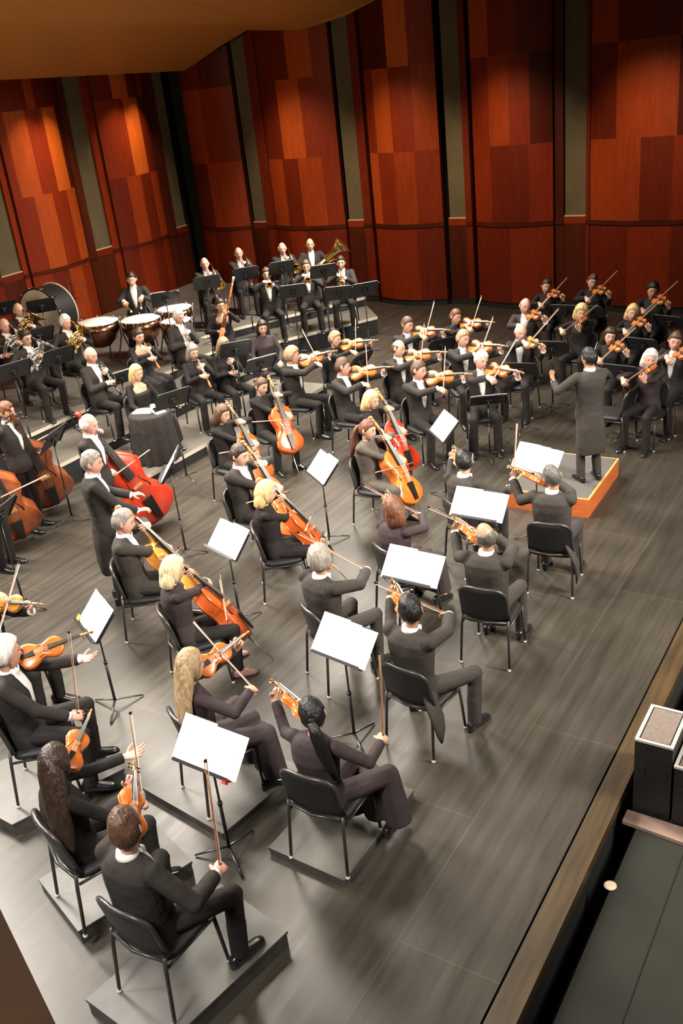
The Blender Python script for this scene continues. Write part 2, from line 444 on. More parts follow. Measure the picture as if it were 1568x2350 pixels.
# -- violin family. local: +Y from end button to scroll, +Z out of the belly
def hw(y, lo, wa, up):     # half width along unit body length (0 bottom .. 1 top)
    pts = [(0, 0), (.02, .35 * lo), (.08, .78 * lo), (.17, .98 * lo), (.25, lo), (.34, .9 * lo), (.40, .74 * lo), (.43, .70 * lo), (.47, wa * 1.04), (.52, wa), (.58, wa * 1.03), (.62, .80 * up), (.65, .80 * up), (.72, .95 * up), (.80, up), (.88, .92 * up), (.95, .66 * up), (.985, .36 * up), (1, .12 * up)]
    for (a, b), (c, d) in zip(pts, pts[1:]):
        if y <= c:
            t = (y - a) / (c - a); return b + (d - b) * t
    return pts[-1][1]
def fiddle_parts(L=.356, lo=.104, wa=.056, up=.084, rib=.030, arch=.016, neck=.13, varnish='varnish_orange', scroll=.10, pin=0.0, chin=True, nseg=56, slope=False):
    P = []
    ys = [0, .006, .02, .045, .08, .12, .17, .22, .27, .32, .37, .41, .43, .46, .50, .54, .58, .61, .63, .66, .70, .75, .80, .85, .90, .94, .97, .99, 1.0]
    half = []
    for y in ys:
        w = hw(y, lo, wa, up)
        if slope and y > .8: w = up * (1 - (y - .8) / .2 * .9) ** .8 if y < 1 else up * .08
        half.append((w, y * L))
    outl = half + [(-w, y) for w, y in reversed(half[1:-1])]
    cy = .5 * L
    def plate(z, sgn, ar):
        m = MB(); rings = []
        for k, h in ((1.0, 0), (.93, .28), (.75, .72), (.45, .95), (.1, 1.0)):
            rings.append([V((x * k, cy + (y - cy) * k, z + sgn * ar * h)) for x, y in outl])
        n = len(outl); vs = [p for r in rings for p in r]; fs = []
        for i in range(len(rings) - 1):
            for j in range(n):
                kk = (j + 1) % n; f = (i * n + j, i * n + kk, (i + 1) * n + kk, (i + 1) * n + j)
                fs.append(f if sgn > 0 else tuple(reversed(f)))
        last = tuple((len(rings) - 1) * n + j for j in range(n)); fs.append(last if sgn > 0 else tuple(reversed(last)))
        # thin overhanging edge
        o2 = len(vs); vs += [V((x, y, z - sgn * .0035)) for x, y in outl]
        for j in range(n):
            kk = (j + 1) % n; f = (o2 + j, o2 + kk, kk, j); fs.append(f if sgn > 0 else tuple(reversed(f)))
        fs.append(tuple(o2 + j for j in (reversed(range(n)) if sgn > 0 else range(n))))
        m.add(vs, fs); return m
    b = plate(rib / 2, 1, arch); b.join(plate(-rib / 2, -1, arch))
    k = .965
    b.loft([[V((x * k, cy + (y - cy) * k, z)) for x, y in outl] for z in (-rib / 2, rib / 2)], False)
    P.append(('body', b.mesh('fiddle_body', True, varnish)))
    sc = L / .356
    # neck, pegbox and scroll
    n = MB(); zt = rib / 2 + .004 * sc
    n.tube([(0, L * .97, zt - .008 * sc), (0, L + neck * .15, zt), (0, L + neck, zt + .004 * sc)], [.020 * sc, .012 * sc, .010 * sc], 8)
    yb = L + neck
    n.tube([(0, yb, zt), (0, yb + scroll * .5, zt - .010 * sc), (0, yb + scroll * .85, zt - .018 * sc)], [.012 * sc, .011 * sc, .008 * sc], 6)
    spir = [(0, yb + scroll * .86 + .018 * sc * (1 - t * .09) * math.sin(t * .75) * (1 - t / 13), zt - .018 * sc + .0 + .018 * sc * math.cos(t * .75) * (1 - t / 13) - .012 * sc) for t in range(11)]
    n.tube(spir, [.009 * sc * (1 - t * .03) for t in range(11)], 6)
    P.append(('neck', n.mesh('fiddle_neck', True, 'neck_maple' if not slope else varnish)))
    fb = MB(); y0 = L * .66; bz = rib / 2 + arch
    fb.loft([[(-.021 * sc, y0, bz + .010 * sc), (.021 * sc, y0, bz + .010 * sc), (.019 * sc, y0, bz + .017 * sc), (0, y0, bz + .020 * sc), (-.019 * sc, y0, bz + .017 * sc)],
             [(-.012 * sc, yb, zt + .006 * sc), (.012 * sc, yb, zt + .006 * sc), (.011 * sc, yb, zt + .012 * sc), (0, yb, zt + .014 * sc), (-.011 * sc, yb, zt + .012 * sc)]])
    P.append(('fingerboard', fb.mesh('fingerboard', False, 'ebony')))
    br = MB(); br.box((0, L * .545, bz + .012 * sc), (.042 * sc, .005 * sc, .026 * sc)); P.append(('bridge', br.mesh('bridge', False, 'neck_maple')))
    tp = MB(); tp.loft([[(-.012 * sc, .02 * sc, bz - .002), (.012 * sc, .02 * sc, bz - .002), (.010 * sc, .02 * sc, bz + .008 * sc), (-.010 * sc, .02 * sc, bz + .008 * sc)],
                        [(-.024 * sc, L * .36, bz + .008 * sc), (.024 * sc, L * .36, bz + .008 * sc), (.02 * sc, L * .36, bz + .018 * sc), (-.02 * sc, L * .36, bz + .018 * sc)]])
    P.append(('tailpiece', tp.mesh('tailpiece', False, 'ebony')))
    st = MB()
    for i in range(4):
        u = (i - 1.5)
        st.tube([(u * .008 * sc, L * .36, bz + .016 * sc), (u * .0095 * sc, L * .545, bz + .026 * sc), (u * .0045 * sc, yb, zt + .014 * sc)], .0011 * sc, 4, False)
    P.append(('strings', st.mesh('strings', True, 'string_steel')))
    for sx in (-1, 1):
        f = MB(); pts = []
        for t in range(9):
            a = t / 8; yy = L * (.44 + .19 * a); xx = sx * (wa * .66 + .010 * sc * math.sin((a - .5) * PI * 1.2) * -1)
            pts.append((xx, yy, bz * 1.0 - arch * .32 + .003 * sc))
        f.tube(pts, [.0035 * sc, .003 * sc, .0022 * sc, .0022 * sc, .0022 * sc, .0022 * sc, .0022 * sc, .003 * sc, .0035 * sc], 5)
        P.append(('f_hole', f.mesh('f_hole', True, 'void_black')))
    pg = []
    for i in range(4):
        g = MB(); y = yb + scroll * (.18 + .15 * i); sx = -1 if i % 2 else 1
        g.tube([(-sx * .010 * sc, y, zt - .006 * sc), (sx * .030 * sc, y, zt - .006 * sc)], .0032 * sc, 6)
        g.ellip((sx * .034 * sc, y, zt - .006 * sc), (.008 * sc, .004 * sc, .007 * sc), 8, 5)
        P.append(('peg', g.mesh('peg', True, 'ebony')))
    if chin:
        c = MB(); c.ellip((-.045, .035, bz + .010), (.038, .026, .009), 12, 6); c.tube([(-.03, .004, bz), (-.03, .004, -rib / 2)], .005, 6)
        P.append(('chin_rest', c.mesh('chin_rest', True, 'ebony')))
    if pin:
        e = MB(); e.tube([(0, .01, 0), (0, -pin, 0)], [.006 * min(sc, 2), .004], 8); P.append(('endpin', e.mesh('endpin', True, 'string_steel')))
    return P
VIOLIN = fiddle_parts()
VIOLA = fiddle_parts(.405, .120, .066, .096, .036, .018, .14, scroll=.105)
CELLO = fiddle_parts(.755, .22, .118, .172, .118, .036, .28, 'varnish_russet', scroll=.2, pin=.38, chin=False)
BASS = fiddle_parts(1.13, .345, .185, .255, .20, .05, .42, 'varnish_red', scroll=.24, pin=.13, chin=False, slope=True)

# -- bow: +Y from frog to tip, +Z away from the hair
def bow_parts(L=.74):
    P = []
    s = MB(); s.tube([(0, -.02, .017), (0, L * .25, .013), (0, L * .5, .0105), (0, L * .75, .013), (0, L - .01, .020)], [.0048, .0046, .0043, .0038, .0032], 6)
    P.append(('stick', s.mesh('stick', True, 'bow_wood')))
    t = MB(); t.loft([[(-.003, L - .012, .020), (.003, L - .012, .020), (.003, L + .006, .020), (-.003, L + .006, .020)], [(-.004, L - .016, -.001), (.004, L - .016, -.001), (.004, L + .004, -.001), (-.004, L + .004, -.001)]])
    P.append(('tip', t.mesh('tip', False, 'ebony')))
    f = MB(); f.box((0, .022, .006), (.012, .045, .017)); P.append(('frog', f.mesh('frog', False, 'ebony')))
    h = MB(); h.box((0, (L + .04) / 2, .0), (.010, L - .045, .002)); P.append(('hair', h.mesh('bow_hair', False, 'bow_hair')))
    return P
BOW = bow_parts()

# -- winds. local: +Y from mouthpiece to far end
def clarinet_parts(wood='grenadilla', L=.64, bell=.03):
    P = []
    b = MB(); b.tube([(0, .07, 0), (0, L - .11, 0)], [.0125, .0135], 10); P.append(('body', b.mesh('clarinet_body', True, wood)))
    m = MB(); m.tube([(0, 0, 0), (0, .075, 0)], [.006, .013], 8); P.append(('mouthpiece', m.mesh('mouthpiece', True, 'ebony')))
    e = MB(); e.tube([(0, L - .12, 0), (0, L - .05, 0), (0, L, 0)], [.014, .019, bell], 12); P.append(('bell', e.mesh('clarinet_bell', True, wood)))
    k = MB()
    for i in range(9):
        y = .13 + i * (L - .3) / 8; k.tube([(.004, y, .013), (.004, y, .018)], .0085, 8)
    k.tube([(.016, .12, .006), (.016, L - .15, .006)], .003, 5); k.tube([(-.016, .16, .006), (-.016, L - .14, .006)], .0025, 5)
    for y in (.20, L * .52, L - .12): k.tube([(0, y, 0), (0, y + .012, 0)], .0158, 10)
    P.append(('keys', k.mesh('keys', True, 'silver'))); return P
CLARINET = clarinet_parts()
CLARINET_BROWN = clarinet_parts('bassoon_wood', .60, .022)
def flute_parts():
    P = []; b = MB(); b.tube([(0, -.04, 0), (0, .63, 0)], .0095, 10); P.append(('body', b.mesh('flute_body', True, 'silver')))
    l = MB(); l.ellip((0, .01, .008), (.012, .018, .006), 10, 5); P.append(('lip_plate', l.mesh('lip_plate', True, 'silver')))
    k = MB()
    for i in range(12): k.tube([(0, .2 + i * .034, .009), (0, .2 + i * .034, .0135)], .009, 8)
    k.tube([(.012, .18, .006), (.012, .6, .006)], .0025, 5); P.append(('keys', k.mesh('flute_keys', True, 'silver'))); return P
FLUTE = flute_parts()
def bassoon_parts():   # origin at the foot, +Y up the tube
    P = []; b = MB(); b.tube([(-.02, 0, 0), (-.02, .42, 0)], .028, 10); b.tube([(.02, 0, 0), (.02, .42, 0)], .026, 10); P.append(('boot_joint', b.mesh('boot_joint', True, 'bassoon_wood')))
    l = MB(); l.tube([(-.02, .42, 0), (-.02, .95, 0), (-.02, 1.27, 0)], [.023, .019, .018], 10); P.append(('long_joint', l.mesh('long_joint', True, 'bassoon_wood')))
    w = MB(); w.tube([(.022, .42, 0), (.022, .86, 0)], [.018, .014], 10); P.append(('wing_joint', w.mesh('wing_joint', True, 'bassoon_wood')))
    e = MB(); e.tube([(-.02, 1.26, 0), (-.02, 1.33, 0), (-.02, 1.36, 0)], [.019, .020, .022], 10); P.append(('bell', e.mesh('bassoon_bell', True, 'bow_hair')))
    c = MB(); c.tube([(.022, .86, 0), (.03, .93, .03), (.04, .93, .12), (.05, .86, .22), (.05, .83, .27)], [.006, .005, .004, .0035, .003], 6); P.append(('crook', c.mesh('crook', True, 'silver')))
    k = MB()
    for y in (.05, .41, .60, .80, 1.0, 1.2): k.tube([(-.02, y, 0), (-.02, y + .015, 0)], .0285 if y < .5 else .024, 10)
    for i in range(8): k.tube([(-.01, .1 + i * .09, .026), (-.01, .1 + i * .09, .034)], .011, 8)
    P.append(('keys', k.mesh('bassoon_keys', True, 'silver'))); return P
BASSOON = bassoon_parts()
def bell_prof(r0, r1, L, n=10):
    return [(r0 + (r1 - r0) * (t / n) ** 4.5 + (r1 - r0) * .12 * (t / n), L * t / n) for t in range(n + 1)]
def flare(m, a, b, r0, r1, n=20):
    a, b = V(a), V(b); L = (b - a).length; mt = frame(a, (V((0, 0, 1)) if abs((b - a).normalized().z) < .9 else V((0, 1, 0))), b - a)
    z = (b - a).normalized(); x = z.orthogonal().normalized(); y = z.cross(x)
    mt = M(((x.x, y.x, z.x, a.x), (x.y, y.y, z.y, a.y), (x.z, y.z, z.z, a.z), (0, 0, 0, 1)))
    pr = bell_prof(r0, r1, L); inner = [(max(r - .003, .001), h) for r, h in reversed(pr)]
    m.lathe(pr + inner, n, M4=mt, caps=True)
def trumpet_parts():
    P = []; m = MB(); m.tube([(0, 0, 0), (0, .015, 0), (0, .09, 0)], [.013, .008, .005], 10); P.append(('mouthpiece', m.mesh('mouthpiece', True, 'silver')))
    t = MB(); t.tube([(0, .08, 0), (0, .40, 0), (0, .44, -.02), (0, .44, -.05), (0, .40, -.068), (0, .10, -.068), (0, .07, -.05), (0, .07, -.02), (0, .10, -.0)], .0058, 8)
    P.append(('tubing', t.mesh('trumpet_tubing', True, 'brass')))
    b = MB(); flare(b, (0, .2, .0), (0, .50, .0), .007, .062); P.append(('bell', b.mesh('trumpet_bell', True, 'brass')))
    for i in range(3):
        v = MB(); v.tube([(0, .21 + i * .028, -.10), (0, .21 + i * .028, .02)], .011, 10); v.tube([(0, .21 + i * .028, .02), (0, .21 + i * .028, .045)], .004, 6); v.tube([(0, .21 + i * .028, .043), (0, .21 + i * .028, .047)], .008, 8)
        P.append(('valve', v.mesh('valve', True, 'brass')))
    return P
TRUMPET = trumpet_parts()
def trombone_parts(): # +Y slide direction, bell on the -X side
    P = []; m = MB(); m.tube([(0, 0, 0), (0, .02, 0), (0, .09, 0)], [.016, .010, .006], 10); P.append(('mouthpiece', m.mesh('mouthpiece', True, 'silver')))
    s = MB(); s.tube([(0, .08, 0), (0, 1.02, 0), (0, 1.07, -.02), (0, 1.08, -.05), (0, 1.07, -.08), (0, 1.02, -.10), (0, .10, -.10)], .0075, 8); P.append(('slide', s.mesh('slide', True, 'silver')))
    h = MB(); h.tube([(0, .16, 0), (0, .16, -.10)], .008, 6); h.tube([(0, .52, 0), (0, .52, -.10)], .008, 6); P.append(('brace', h.mesh('brace', True, 'brass')))
    t = MB(); t.tube([(0, .12, -.10), (0, -.20, -.10), (-.02, -.26, -.10), (-.09, -.28, -.10), (-.14, -.26, -.10), (-.15, -.2, -.10), (-.15, .22, -.10)], [.008, .009, .010, .011, .012, .012, .014], 8); P.append(('tubing', t.mesh('trombone_tubing', True, 'brass')))
    b = MB(); flare(b, (-.15, .2, -.10), (-.15, .56, -.10), .013, .11); P.append(('bell', b.mesh('trombone_bell', True, 'brass'))); return P
TROMBONE = trombone_parts()
def horn_parts(mt='silver'):
    P = []; c = MB()
    for r, z, n in ((.15, 0, 0), (.128, .018, 1), (.135, -.02, 2)):
        c.tube([(r * math.cos(t * PI / 12 + n), r * math.sin(t * PI / 12 + n), z) for t in range(24)], .0105, 8, closed=True)
    c.tube([(-.06, .10, .0), (-.02, -.02, .01), (.05, -.10, .0)], .010, 8); c.tube([(.03, .12, .0), (.06, .0, .015), (-.04, -.11, .0)], .010, 8)
    P.append(('tubing', c.mesh('horn_tubing', True, mt)))
    b = MB(); b.tube([(-.12, -.09, -.01), (-.05, -.145, -.02), (.05, -.145, -.035)], [.013, .017, .024], 10); flare(b, (.03, -.145, -.03), (.26, -.06, -.075), .023, .155, 24); P.append(('bell', b.mesh('horn_bell', True, mt)))
    for i in range(3):
        v = MB(); v.tube([(-.03 + i * .034, .03, -.03), (-.03 + i * .034, .03, .035)], .0155, 10); P.append(('valve', v.mesh('valve', True, mt)))
    l = MB(); l.tube([(-.10, .11, .0), (-.16, .20, .02), (-.17, .27, .03)], [.006, .005, .005], 8); l.tube([(-.168, .255, .028), (-.17, .28, .031)], [.006, .010], 8); P.append(('mouthpipe', l.mesh('mouthpipe', True, mt)))
    return P
HORN = horn_parts('silver'); HORN_B = horn_parts('brass')
def tuba_parts():  # +Y from bottom bow up to the bell
    P = []; b = MB(); b.tube([(.06, .0, 0), (.06, .42, 0)], [.055, .062], 14); flare(b, (.06, .40, 0), (.06, .90, 0), .055, .21, 28); P.append(('bell', b.mesh('tuba_bell', True, 'brass')))
    t = MB(); t.tube([(.06, .02, 0), (.05, -.08, 0), (-.02, -.13, 0), (-.10, -.12, 0), (-.16, -.05, 0), (-.17, .05, 0), (-.17, .45, 0), (-.15, .55, 0), (-.09, .58, 0), (-.04, .54, 0), (-.03, .45, 0), (-.03, .05, 0)], [.055, .052, .048, .044, .042, .04, .034, .03, .028, .027, .026, .024], 10)
    P.append(('tubing', t.mesh('tuba_tubing', True, 'brass')))
    for i in range(4):
        v = MB(); v.tube([(-.10 + i * .042, .12, .05), (-.10 + i * .042, .32, .05)], .018, 10); P.append(('valve', v.mesh('valve', True, 'brass')))
    l = MB(); l.tube([(-.03, .45, .03), (-.04, .52, .10), (-.05, .50, .17)], [.010, .009, .008], 8); l.tube([(-.05, .50, .165), (-.05, .495, .19)], [.009, .017], 10); P.append(('mouthpipe', l.mesh('mouthpipe', True, 'silver'))); return P
TUBA = tuba_parts()
def baton_parts():
    P = []; b = MB(); b.tube([(0, 0, 0), (0, .38, 0)], [.0035, .0018], 6); P.append(('shaft', b.mesh('shaft', True, 'paper')))
    h = MB(); h.ellip((0, -.015, 0), (.011, .03, .011), 10, 6); P.append(('handle', h.mesh('handle', True, 'neck_maple'))); return P
BATON = baton_parts()
def mallet_parts():
    P = []; b = MB(); b.tube([(0, 0, 0), (0, .36, 0)], [.006, .005], 6); P.append(('shaft', b.mesh('mallet_shaft', True, 'neck_maple')))
    h = MB(); h.ellip((0, .37, 0), (.02, .022, .02), 10, 6); P.append(('felt_head', h.mesh('felt_head', True, 'bow_hair'))); return P
MALLET = mallet_parts()
# ------------------------------------------------------------------ people
def sstep(a, b, x):
    t = min(1, max(0, (x - a) / (b - a))); return t * t * (3 - 2 * t)
def gs(x, s): return math.exp(-(x / s) ** 2)
def head_point(d):
    x, y, z = d
    p = V((.076 * x, .097 * y, .120 * z))
    if z < 0:
        k = -z; p.x *= 1 - .30 * k ** 1.3
        p.y += (.05 if y < 0 else .018) * k * k
        if y < 0: p.x *= 1 - .12 * k
    if y > 0:
        n = y
        p.y += .026 * gs(x, .15) * gs(z + .20, .17) + .009 * gs(x, .12) * gs(z - .05, .18)
        p.y -= .010 * (gs(x - .38, .20) + gs(x + .38, .20)) * gs(z - .06, .15)
        p.y += .005 * gs(z - .28, .13) * gs(x, .55)
        p.y += .006 * gs(x, .24) * gs(z + .50, .10)
        p.y -= .004 * gs(x, .3) * gs(z + .64, .07)
        p.y += .010 * gs(x, .3) * gs(z + .88, .2)
    return p
HN, HM = 34, 26
def dirs():
    out = []
    for i in range(1, HM):
        a = PI * i / HM
        for k in range(HN):
            b = 2 * PI * k / HN
            out.append(V((math.sin(a) * math.cos(b), math.sin(a) * math.sin(b), -math.cos(a))))
    return out
DIRS = dirs()
def grid_mesh(pts, bot, top, mb, mif=None):
    vs = list(pts) + [bot, top]; fs = []; mis = []
    for i in range(HM - 2):
        for k in range(HN):
            kk = (k + 1) % HN; fs.append((i * HN + k, i * HN + kk, (i + 1) * HN + kk, (i + 1) * HN + k))
    n = (HM - 1) * HN
    for k in range(HN):
        kk = (k + 1) % HN; fs.append((n, kk, k)); fs.append((n + 1, (HM - 2) * HN + k, (HM - 2) * HN + kk))
    o = len(mb.v); mb.v += [tuple(p) for p in vs]
    for f in fs:
        mb.f.append(tuple(i + o for i in f))
        mb.mi.append(mif([DIRS[i] if i < n else V((0, 0, -1 if i == n else 1)) for i in f]) if mif else 0)
def lipf(ds):
    c = sum(ds, V()) / len(ds); return 1 if c.y > .6 and abs(c.x) < .27 and -.60 < c.z < -.43 else 0
HEAD = MB(); grid_mesh([head_point(d) for d in DIRS], head_point(V((0, 0, -1))), head_point(V((0, 0, 1))), HEAD, lipf)
for sx in (-1, 1):
    HEAD.ellip((sx * .077, -.006, -.004), (.012, .022, .034), 10, 8, M.Rotation(sx * .35, 3, 'Z'))
def hair_mesh(style, rnd):
    m = MB(); pts = []
    curly = style in ('curly', 'tousle')
    t0 = {'short': .012, 'buzz': .006, 'fringe': .009, 'curly': .032, 'tousle': .026, 'bob': .022, 'long': .020, 'ponytail': .012, 'bun': .012, 'full': .022}[style]
    low = {'bob': -.80, 'long': -.85, 'curly': -.72}.get(style, -.58)
    keys = [(-1, low), (-.4, low), (-.05, -.30 if style in ('short', 'buzz', 'fringe', 'ponytail', 'bun', 'full') else low), (.22, .02 if style not in ('bob', 'long', 'curly') else -.62), (.42, .34), (.7, .52), (1, .62)]
    ph = [rnd.uniform(0, 6) for _ in range(4)]
    def hl(y):
        for (a, b), (c, d) in zip(keys, keys[1:]):
            if y <= c: return b + (d - b) * (y - a) / (c - a)
        return .62
    def disp(d):
        h = sstep(hl(d.y) - .10, hl(d.y) + .10, d.z)
        if style == 'fringe': h *= 1 - sstep(.30, .55, d.z + .25 * max(0, d.y))
        t = t0
        if curly: t += .010 * math.sin(13 * d.x + ph[0]) * math.sin(11 * d.y + ph[1]) * math.sin(12 * d.z + ph[2])
        else: t += .003 * math.sin(9 * d.x + ph[0]) * math.sin(6 * d.z + 5 * d.y + ph[1])
        if style in ('short', 'full') and d.z > .5: t += .008 * (1 - abs(d.x))
        if style in ('bob', 'curly') and d.z < .1 and d.y < .3: t += .014 * min(1, (.1 - d.z) * 2)
        return -.012 + (t + .012) * h
    for d in DIRS: pts.append(head_point(d) + d * disp(d))
    up, dn = V((0, 0, 1)), V((0, 0, -1))
    grid_mesh(pts, head_point(dn) - dn * .012, head_point(up) + up * disp(up), m)
    # eyebrows
    for sx in (-1, 1): m.tube([(sx * .014, .094, .030), (sx * .030, .091, .035), (sx * .046, .080, .030)], [.0035, .004, .0025], 5)
    def mane(rings):
        q = MB(); q.loft([q.ering(c, a, b, 18, 2.4) for c, a, b in rings]); m.join(q)
    if style == 'long': mane([((0, -.05, .07), .06, .05), ((0, -.062, -.02), .088, .058), ((0, -.080, -.12), .094, .052), ((0, -.112, -.24), .092, .040), ((0, -.118, -.38), .080, .034), ((.005, -.112, -.50), .050, .026), ((.01, -.108, -.55), .015, .010)])
    if style == 'bob': mane([((0, -.05, .05), .06, .05), ((0, -.05, -.03), .092, .064), ((0, -.052, -.10), .096, .062), ((0, -.056, -.15), .088, .054), ((0, -.054, -.165), .05, .03)])
    if style == 'curly': mane([((0, -.03, .02), .08, .06), ((0, -.035, -.06), .108, .082), ((0, -.035, -.12), .104, .074), ((0, -.035, -.15), .07, .05)])
    if style == 'ponytail':
        mane([((0, -.098, .012), .020, .018), ((0, -.125, .0), .030, .028), ((0, -.140, -.07), .042, .032), ((0, -.142, -.19), .046, .028), ((.005, -.132, -.31), .038, .024), ((.01, -.125, -.42), .018, .014)])
        m.tube([(0, -.10, .008), (0, -.118, .004)], .026, 10)
    if style == 'bun': m.ellip((0, -.118, .035), (.042, .036, .040), 12, 8)
    return m
def hand_mb(side, curl=.6, spread=.10, thumb=.5):
    """wrist at origin, fingers along +Y, back of the hand +Z; side=+1 right hand (thumb on -X)"""
    m = MB()
    rings = []
    for y, a, b, z in ((-.03, .026, .020, 0), (0, .026, .019, 0), (.03, .036, .017, 0), (.065, .042, .015, .001), (.090, .042, .013, .001), (.098, .036, .009, .0)):
        rings.append([V((a * math.cos(2 * PI * k / 12), y, z + b * math.sin(2 * PI * k / 12))) for k in range(12)])
    m.loft([list(reversed(r)) for r in rings])
    fx = [-.031, -.0105, .010, .030]; fl = [.072, .080, .074, .058]
    for i in range(4):
        x = fx[i] * side; L = fl[i]; p = V((x, .088 - .004 * abs(i - 1), 0)); a = 0; pts = [p - V((0, .015, 0)), p]; sp = (i - 1.5) * spread * side
        for seg, (k, w) in enumerate(((.45, .7), (.30, 1.0), (.25, .7))):
            a += curl * w * (1 + .12 * i)
            p = p + V((math.sin(sp), math.cos(a) * math.cos(sp), -math.sin(a))) * (L * k); pts.append(p)
        m.tube(pts, [.0095, .0095, .0085, .0078, .0055], 8)
    b = V((-side * .028, .022, -.004)); d1 = V((-side * .75, .62, -.25 - .4 * thumb)).normalized(); d2 = V((-side * (.45 - .5 * thumb), .80, -.35 - .4 * thumb)).normalized()
    m.tube([b - d1 * .012, b, b + d1 * .034, b + d1 * .034 + d2 * .022, b + d1 * .034 + d2 * .040], [.012, .0125, .0105, .0095, .006], 8)
    return m

def ik(S, T, L1, L2, hint):
    d = T - S; D = d.length
    if D > (L1 + L2) * .985: T = S + d * ((L1 + L2) * .985 / D); d = T - S; D = d.length
    u = d / D; a = (L1 * L1 - L2 * L2 + D * D) / (2 * D); h = math.sqrt(max(0, L1 * L1 - a * a))
    w = V(hint) - u * u.dot(V(hint)); w = w.normalized() if w.length > 1e-4 else u.orthogonal().normalized()
    return S + u * a + w * h, T
def torso_rings(m, pts, n=22):
    # pts: (center, rx, ry, tilt) rings stay horizontal in torso space
    m.loft([m.ering(c, a, b, n, 2.3) for c, a, b in pts])

PEOPLE = {}
def person(key, label, px, py, zp=0.0, face=None, pose='violin', sex='m', outfit='tux_black', hair=('short', 'darkbrown'), skin='skin_light',
           sit=True, lean=-.07, glasses=False, t=.30, leg='trousers', shirt=True, yaw=None, seat_h=.46, size=None, hd=None, stretch_legs=0.0, sleeves=True, **kw):
    rnd = random.Random(key)
    s = size if size else (1.03 if sex == 'm' else .98)
    dz = 0.0 if sit else .395
    near = False
    # ---- joints in person space (+Y faces forward, +X is the right hand side)
    Lr = M.Translation((0, -.02, .54 + dz)) @ M.Rotation(-lean, 4, 'X') @ M.Translation((0, .02, -.54 - dz))
    def T(p): return Lr @ (V(p) + V((0, 0, dz)))
    Pv = V((0, -.02, .56 + dz)); Nk = T((0, -.008, 1.10)); Hd = T((0, .035, 1.25))
    if hd: Hd = Hd + V(hd)
    HS = 1.07
    wsh = .185 if sex == 'm' else .165
    ShR, ShL = T((wsh, -.015, 1.045)), T((-wsh, -.015, 1.045))
    # ---- placing: the head is where the photo shows it
    seat_up = seat_h - .46
    hz = zp + (Hd.z) * s + seat_up
    W = at(px, py, hz)
    if face is None:
        fx, fy = -3.75 - W.x, 10.75 - W.y; face = math.degrees(math.atan2(fy, fx))
    face += kw.get('turn', 0)
    rz = math.radians(face - 90)
    Rz = M.Rotation(rz, 4, 'Z')
    loc = W - (Rz @ V((Hd.x * s, Hd.y * s, 0)))
    loc.z = zp
    MW = M.Translation(loc) @ Rz @ M.Scale(s, 4)
    if seat_up: MW = M.Translation((0, 0, seat_up)) @ MW
    kw['_inv'] = MW.inverted()
    cfg = POSES[pose](T, t, rnd, kw)
    near = (loc.xy.length < 10.2)
    vox = .0105 if near else .016
    # head orientation
    yw, pt, rl = cfg.get('head', (0, 0, 0))
    if yaw is not None: yw = yaw
    HR = M.Rotation(math.radians(yw), 4, 'Z') @ M.Rotation(math.radians(-pt), 4, 'X') @ M.Rotation(math.radians(rl), 4, 'Y')
    HM4 = M.Translation(Hd) @ HR @ M.Scale(HS, 4)
    # ---- arms
    arms = {}
    for sd, Sh, nm in ((1, ShR, 'R'), (-1, ShL, 'L')):
        a = cfg[nm]; grip = V(a[0]); fd = V(a[1]).normalized(); bk = V(a[2])
        wr = grip - fd * .075
        El, wr = ik(Sh, wr, .285, .255, a[3] if len(a) > 3 else (sd * .6, -.2, -1))
        arms[nm] = (Sh, El, wr, fd, bk, a[4] if len(a) > 4 else .7)
    # ---- legs
    sp = kw.get('spread', .13)
    hipx = .088
    legs = []
    for sd in (-1, 1):
        if sit:
            hip = V((sd * hipx, .0, .545)); kx = sp + .03; kn = V((sd * kx, math.sqrt(.432 ** 2 - (kx - hipx) ** 2), .535)); an = V((sd * (kx * .92 + .02), kn.y - .03 + stretch_legs, .095))
            if kw.get('tuck'): an = V((sd * .09, .16, .10))
        else:
            hip = V((sd * hipx, -.02, .93)); kn = V((sd * .10, .01, .51)); an = V((sd * .115, -.03, .09))
        legs.append((hip, kn, an))
    # ---- body: torso, limbs, neck, one continuous surface; head and hands
    bd = MB()
    torso_rings(bd, [(T((0, -.02, .47)), .14, .10), (T((0, -.02, .58)), .145, .10), (T((0, -.03, .72)), .125, .09), (T((0, -.02, .92)), .145, .10), (T((0, -.015, 1.03)), .15, .08), (T((0, -.01, 1.085)), .07, .055)])
    bd.capsule(Nk - V((0, 0, .06)), Hd + HR @ V((0, -.018, -.05)), .058 if sex == 'm' else .048, .054 if sex == 'm' else .046, 12)
    for nm in 'RL':
        Sh, El, wr, fd, bk, cu = arms[nm]
        bd.capsule(Sh, El, .042, .036); bd.capsule(El, wr, .036, .026)
    for hip, kn, an in legs:
        bd.capsule(hip, kn, .07, .05); bd.capsule(kn, an, .05, .036); (bd.capsule(an, an + V((0, .11, -.05)), .034, .026) if (leg == 'skirt' or 'shoe' in kw) else None)
    me = remesh(bd, .014, 3)
    full = mesh_to_mb(me); bpy.data.meshes.remove(me)
    h = MB(); h.join(HEAD); h.xform(HM4); full.join(h)
    for nm, sd in (('R', 1), ('L', -1)):
        Sh, El, wr, fd, bk, cu = arms[nm]
        hm = hand_mb(sd, cu, .16 if cu < .35 else .07, .25 if cu < .35 else .6); hm.xform(frame(wr, fd, bk)); full.join(hm)
    body = full.obj('person', [skin, 'lip']); body.matrix_world = MW
    tag(body, label, 'person', kw.get('group'))
    # eyes
    for sx in (-1, 1):
        e = MB(); e.ellip(HM4 @ V((sx * .0300, .0865, .007)), (.010, .005, .0055), 10, 6); e.obj('eye', 'eye_dark', body)
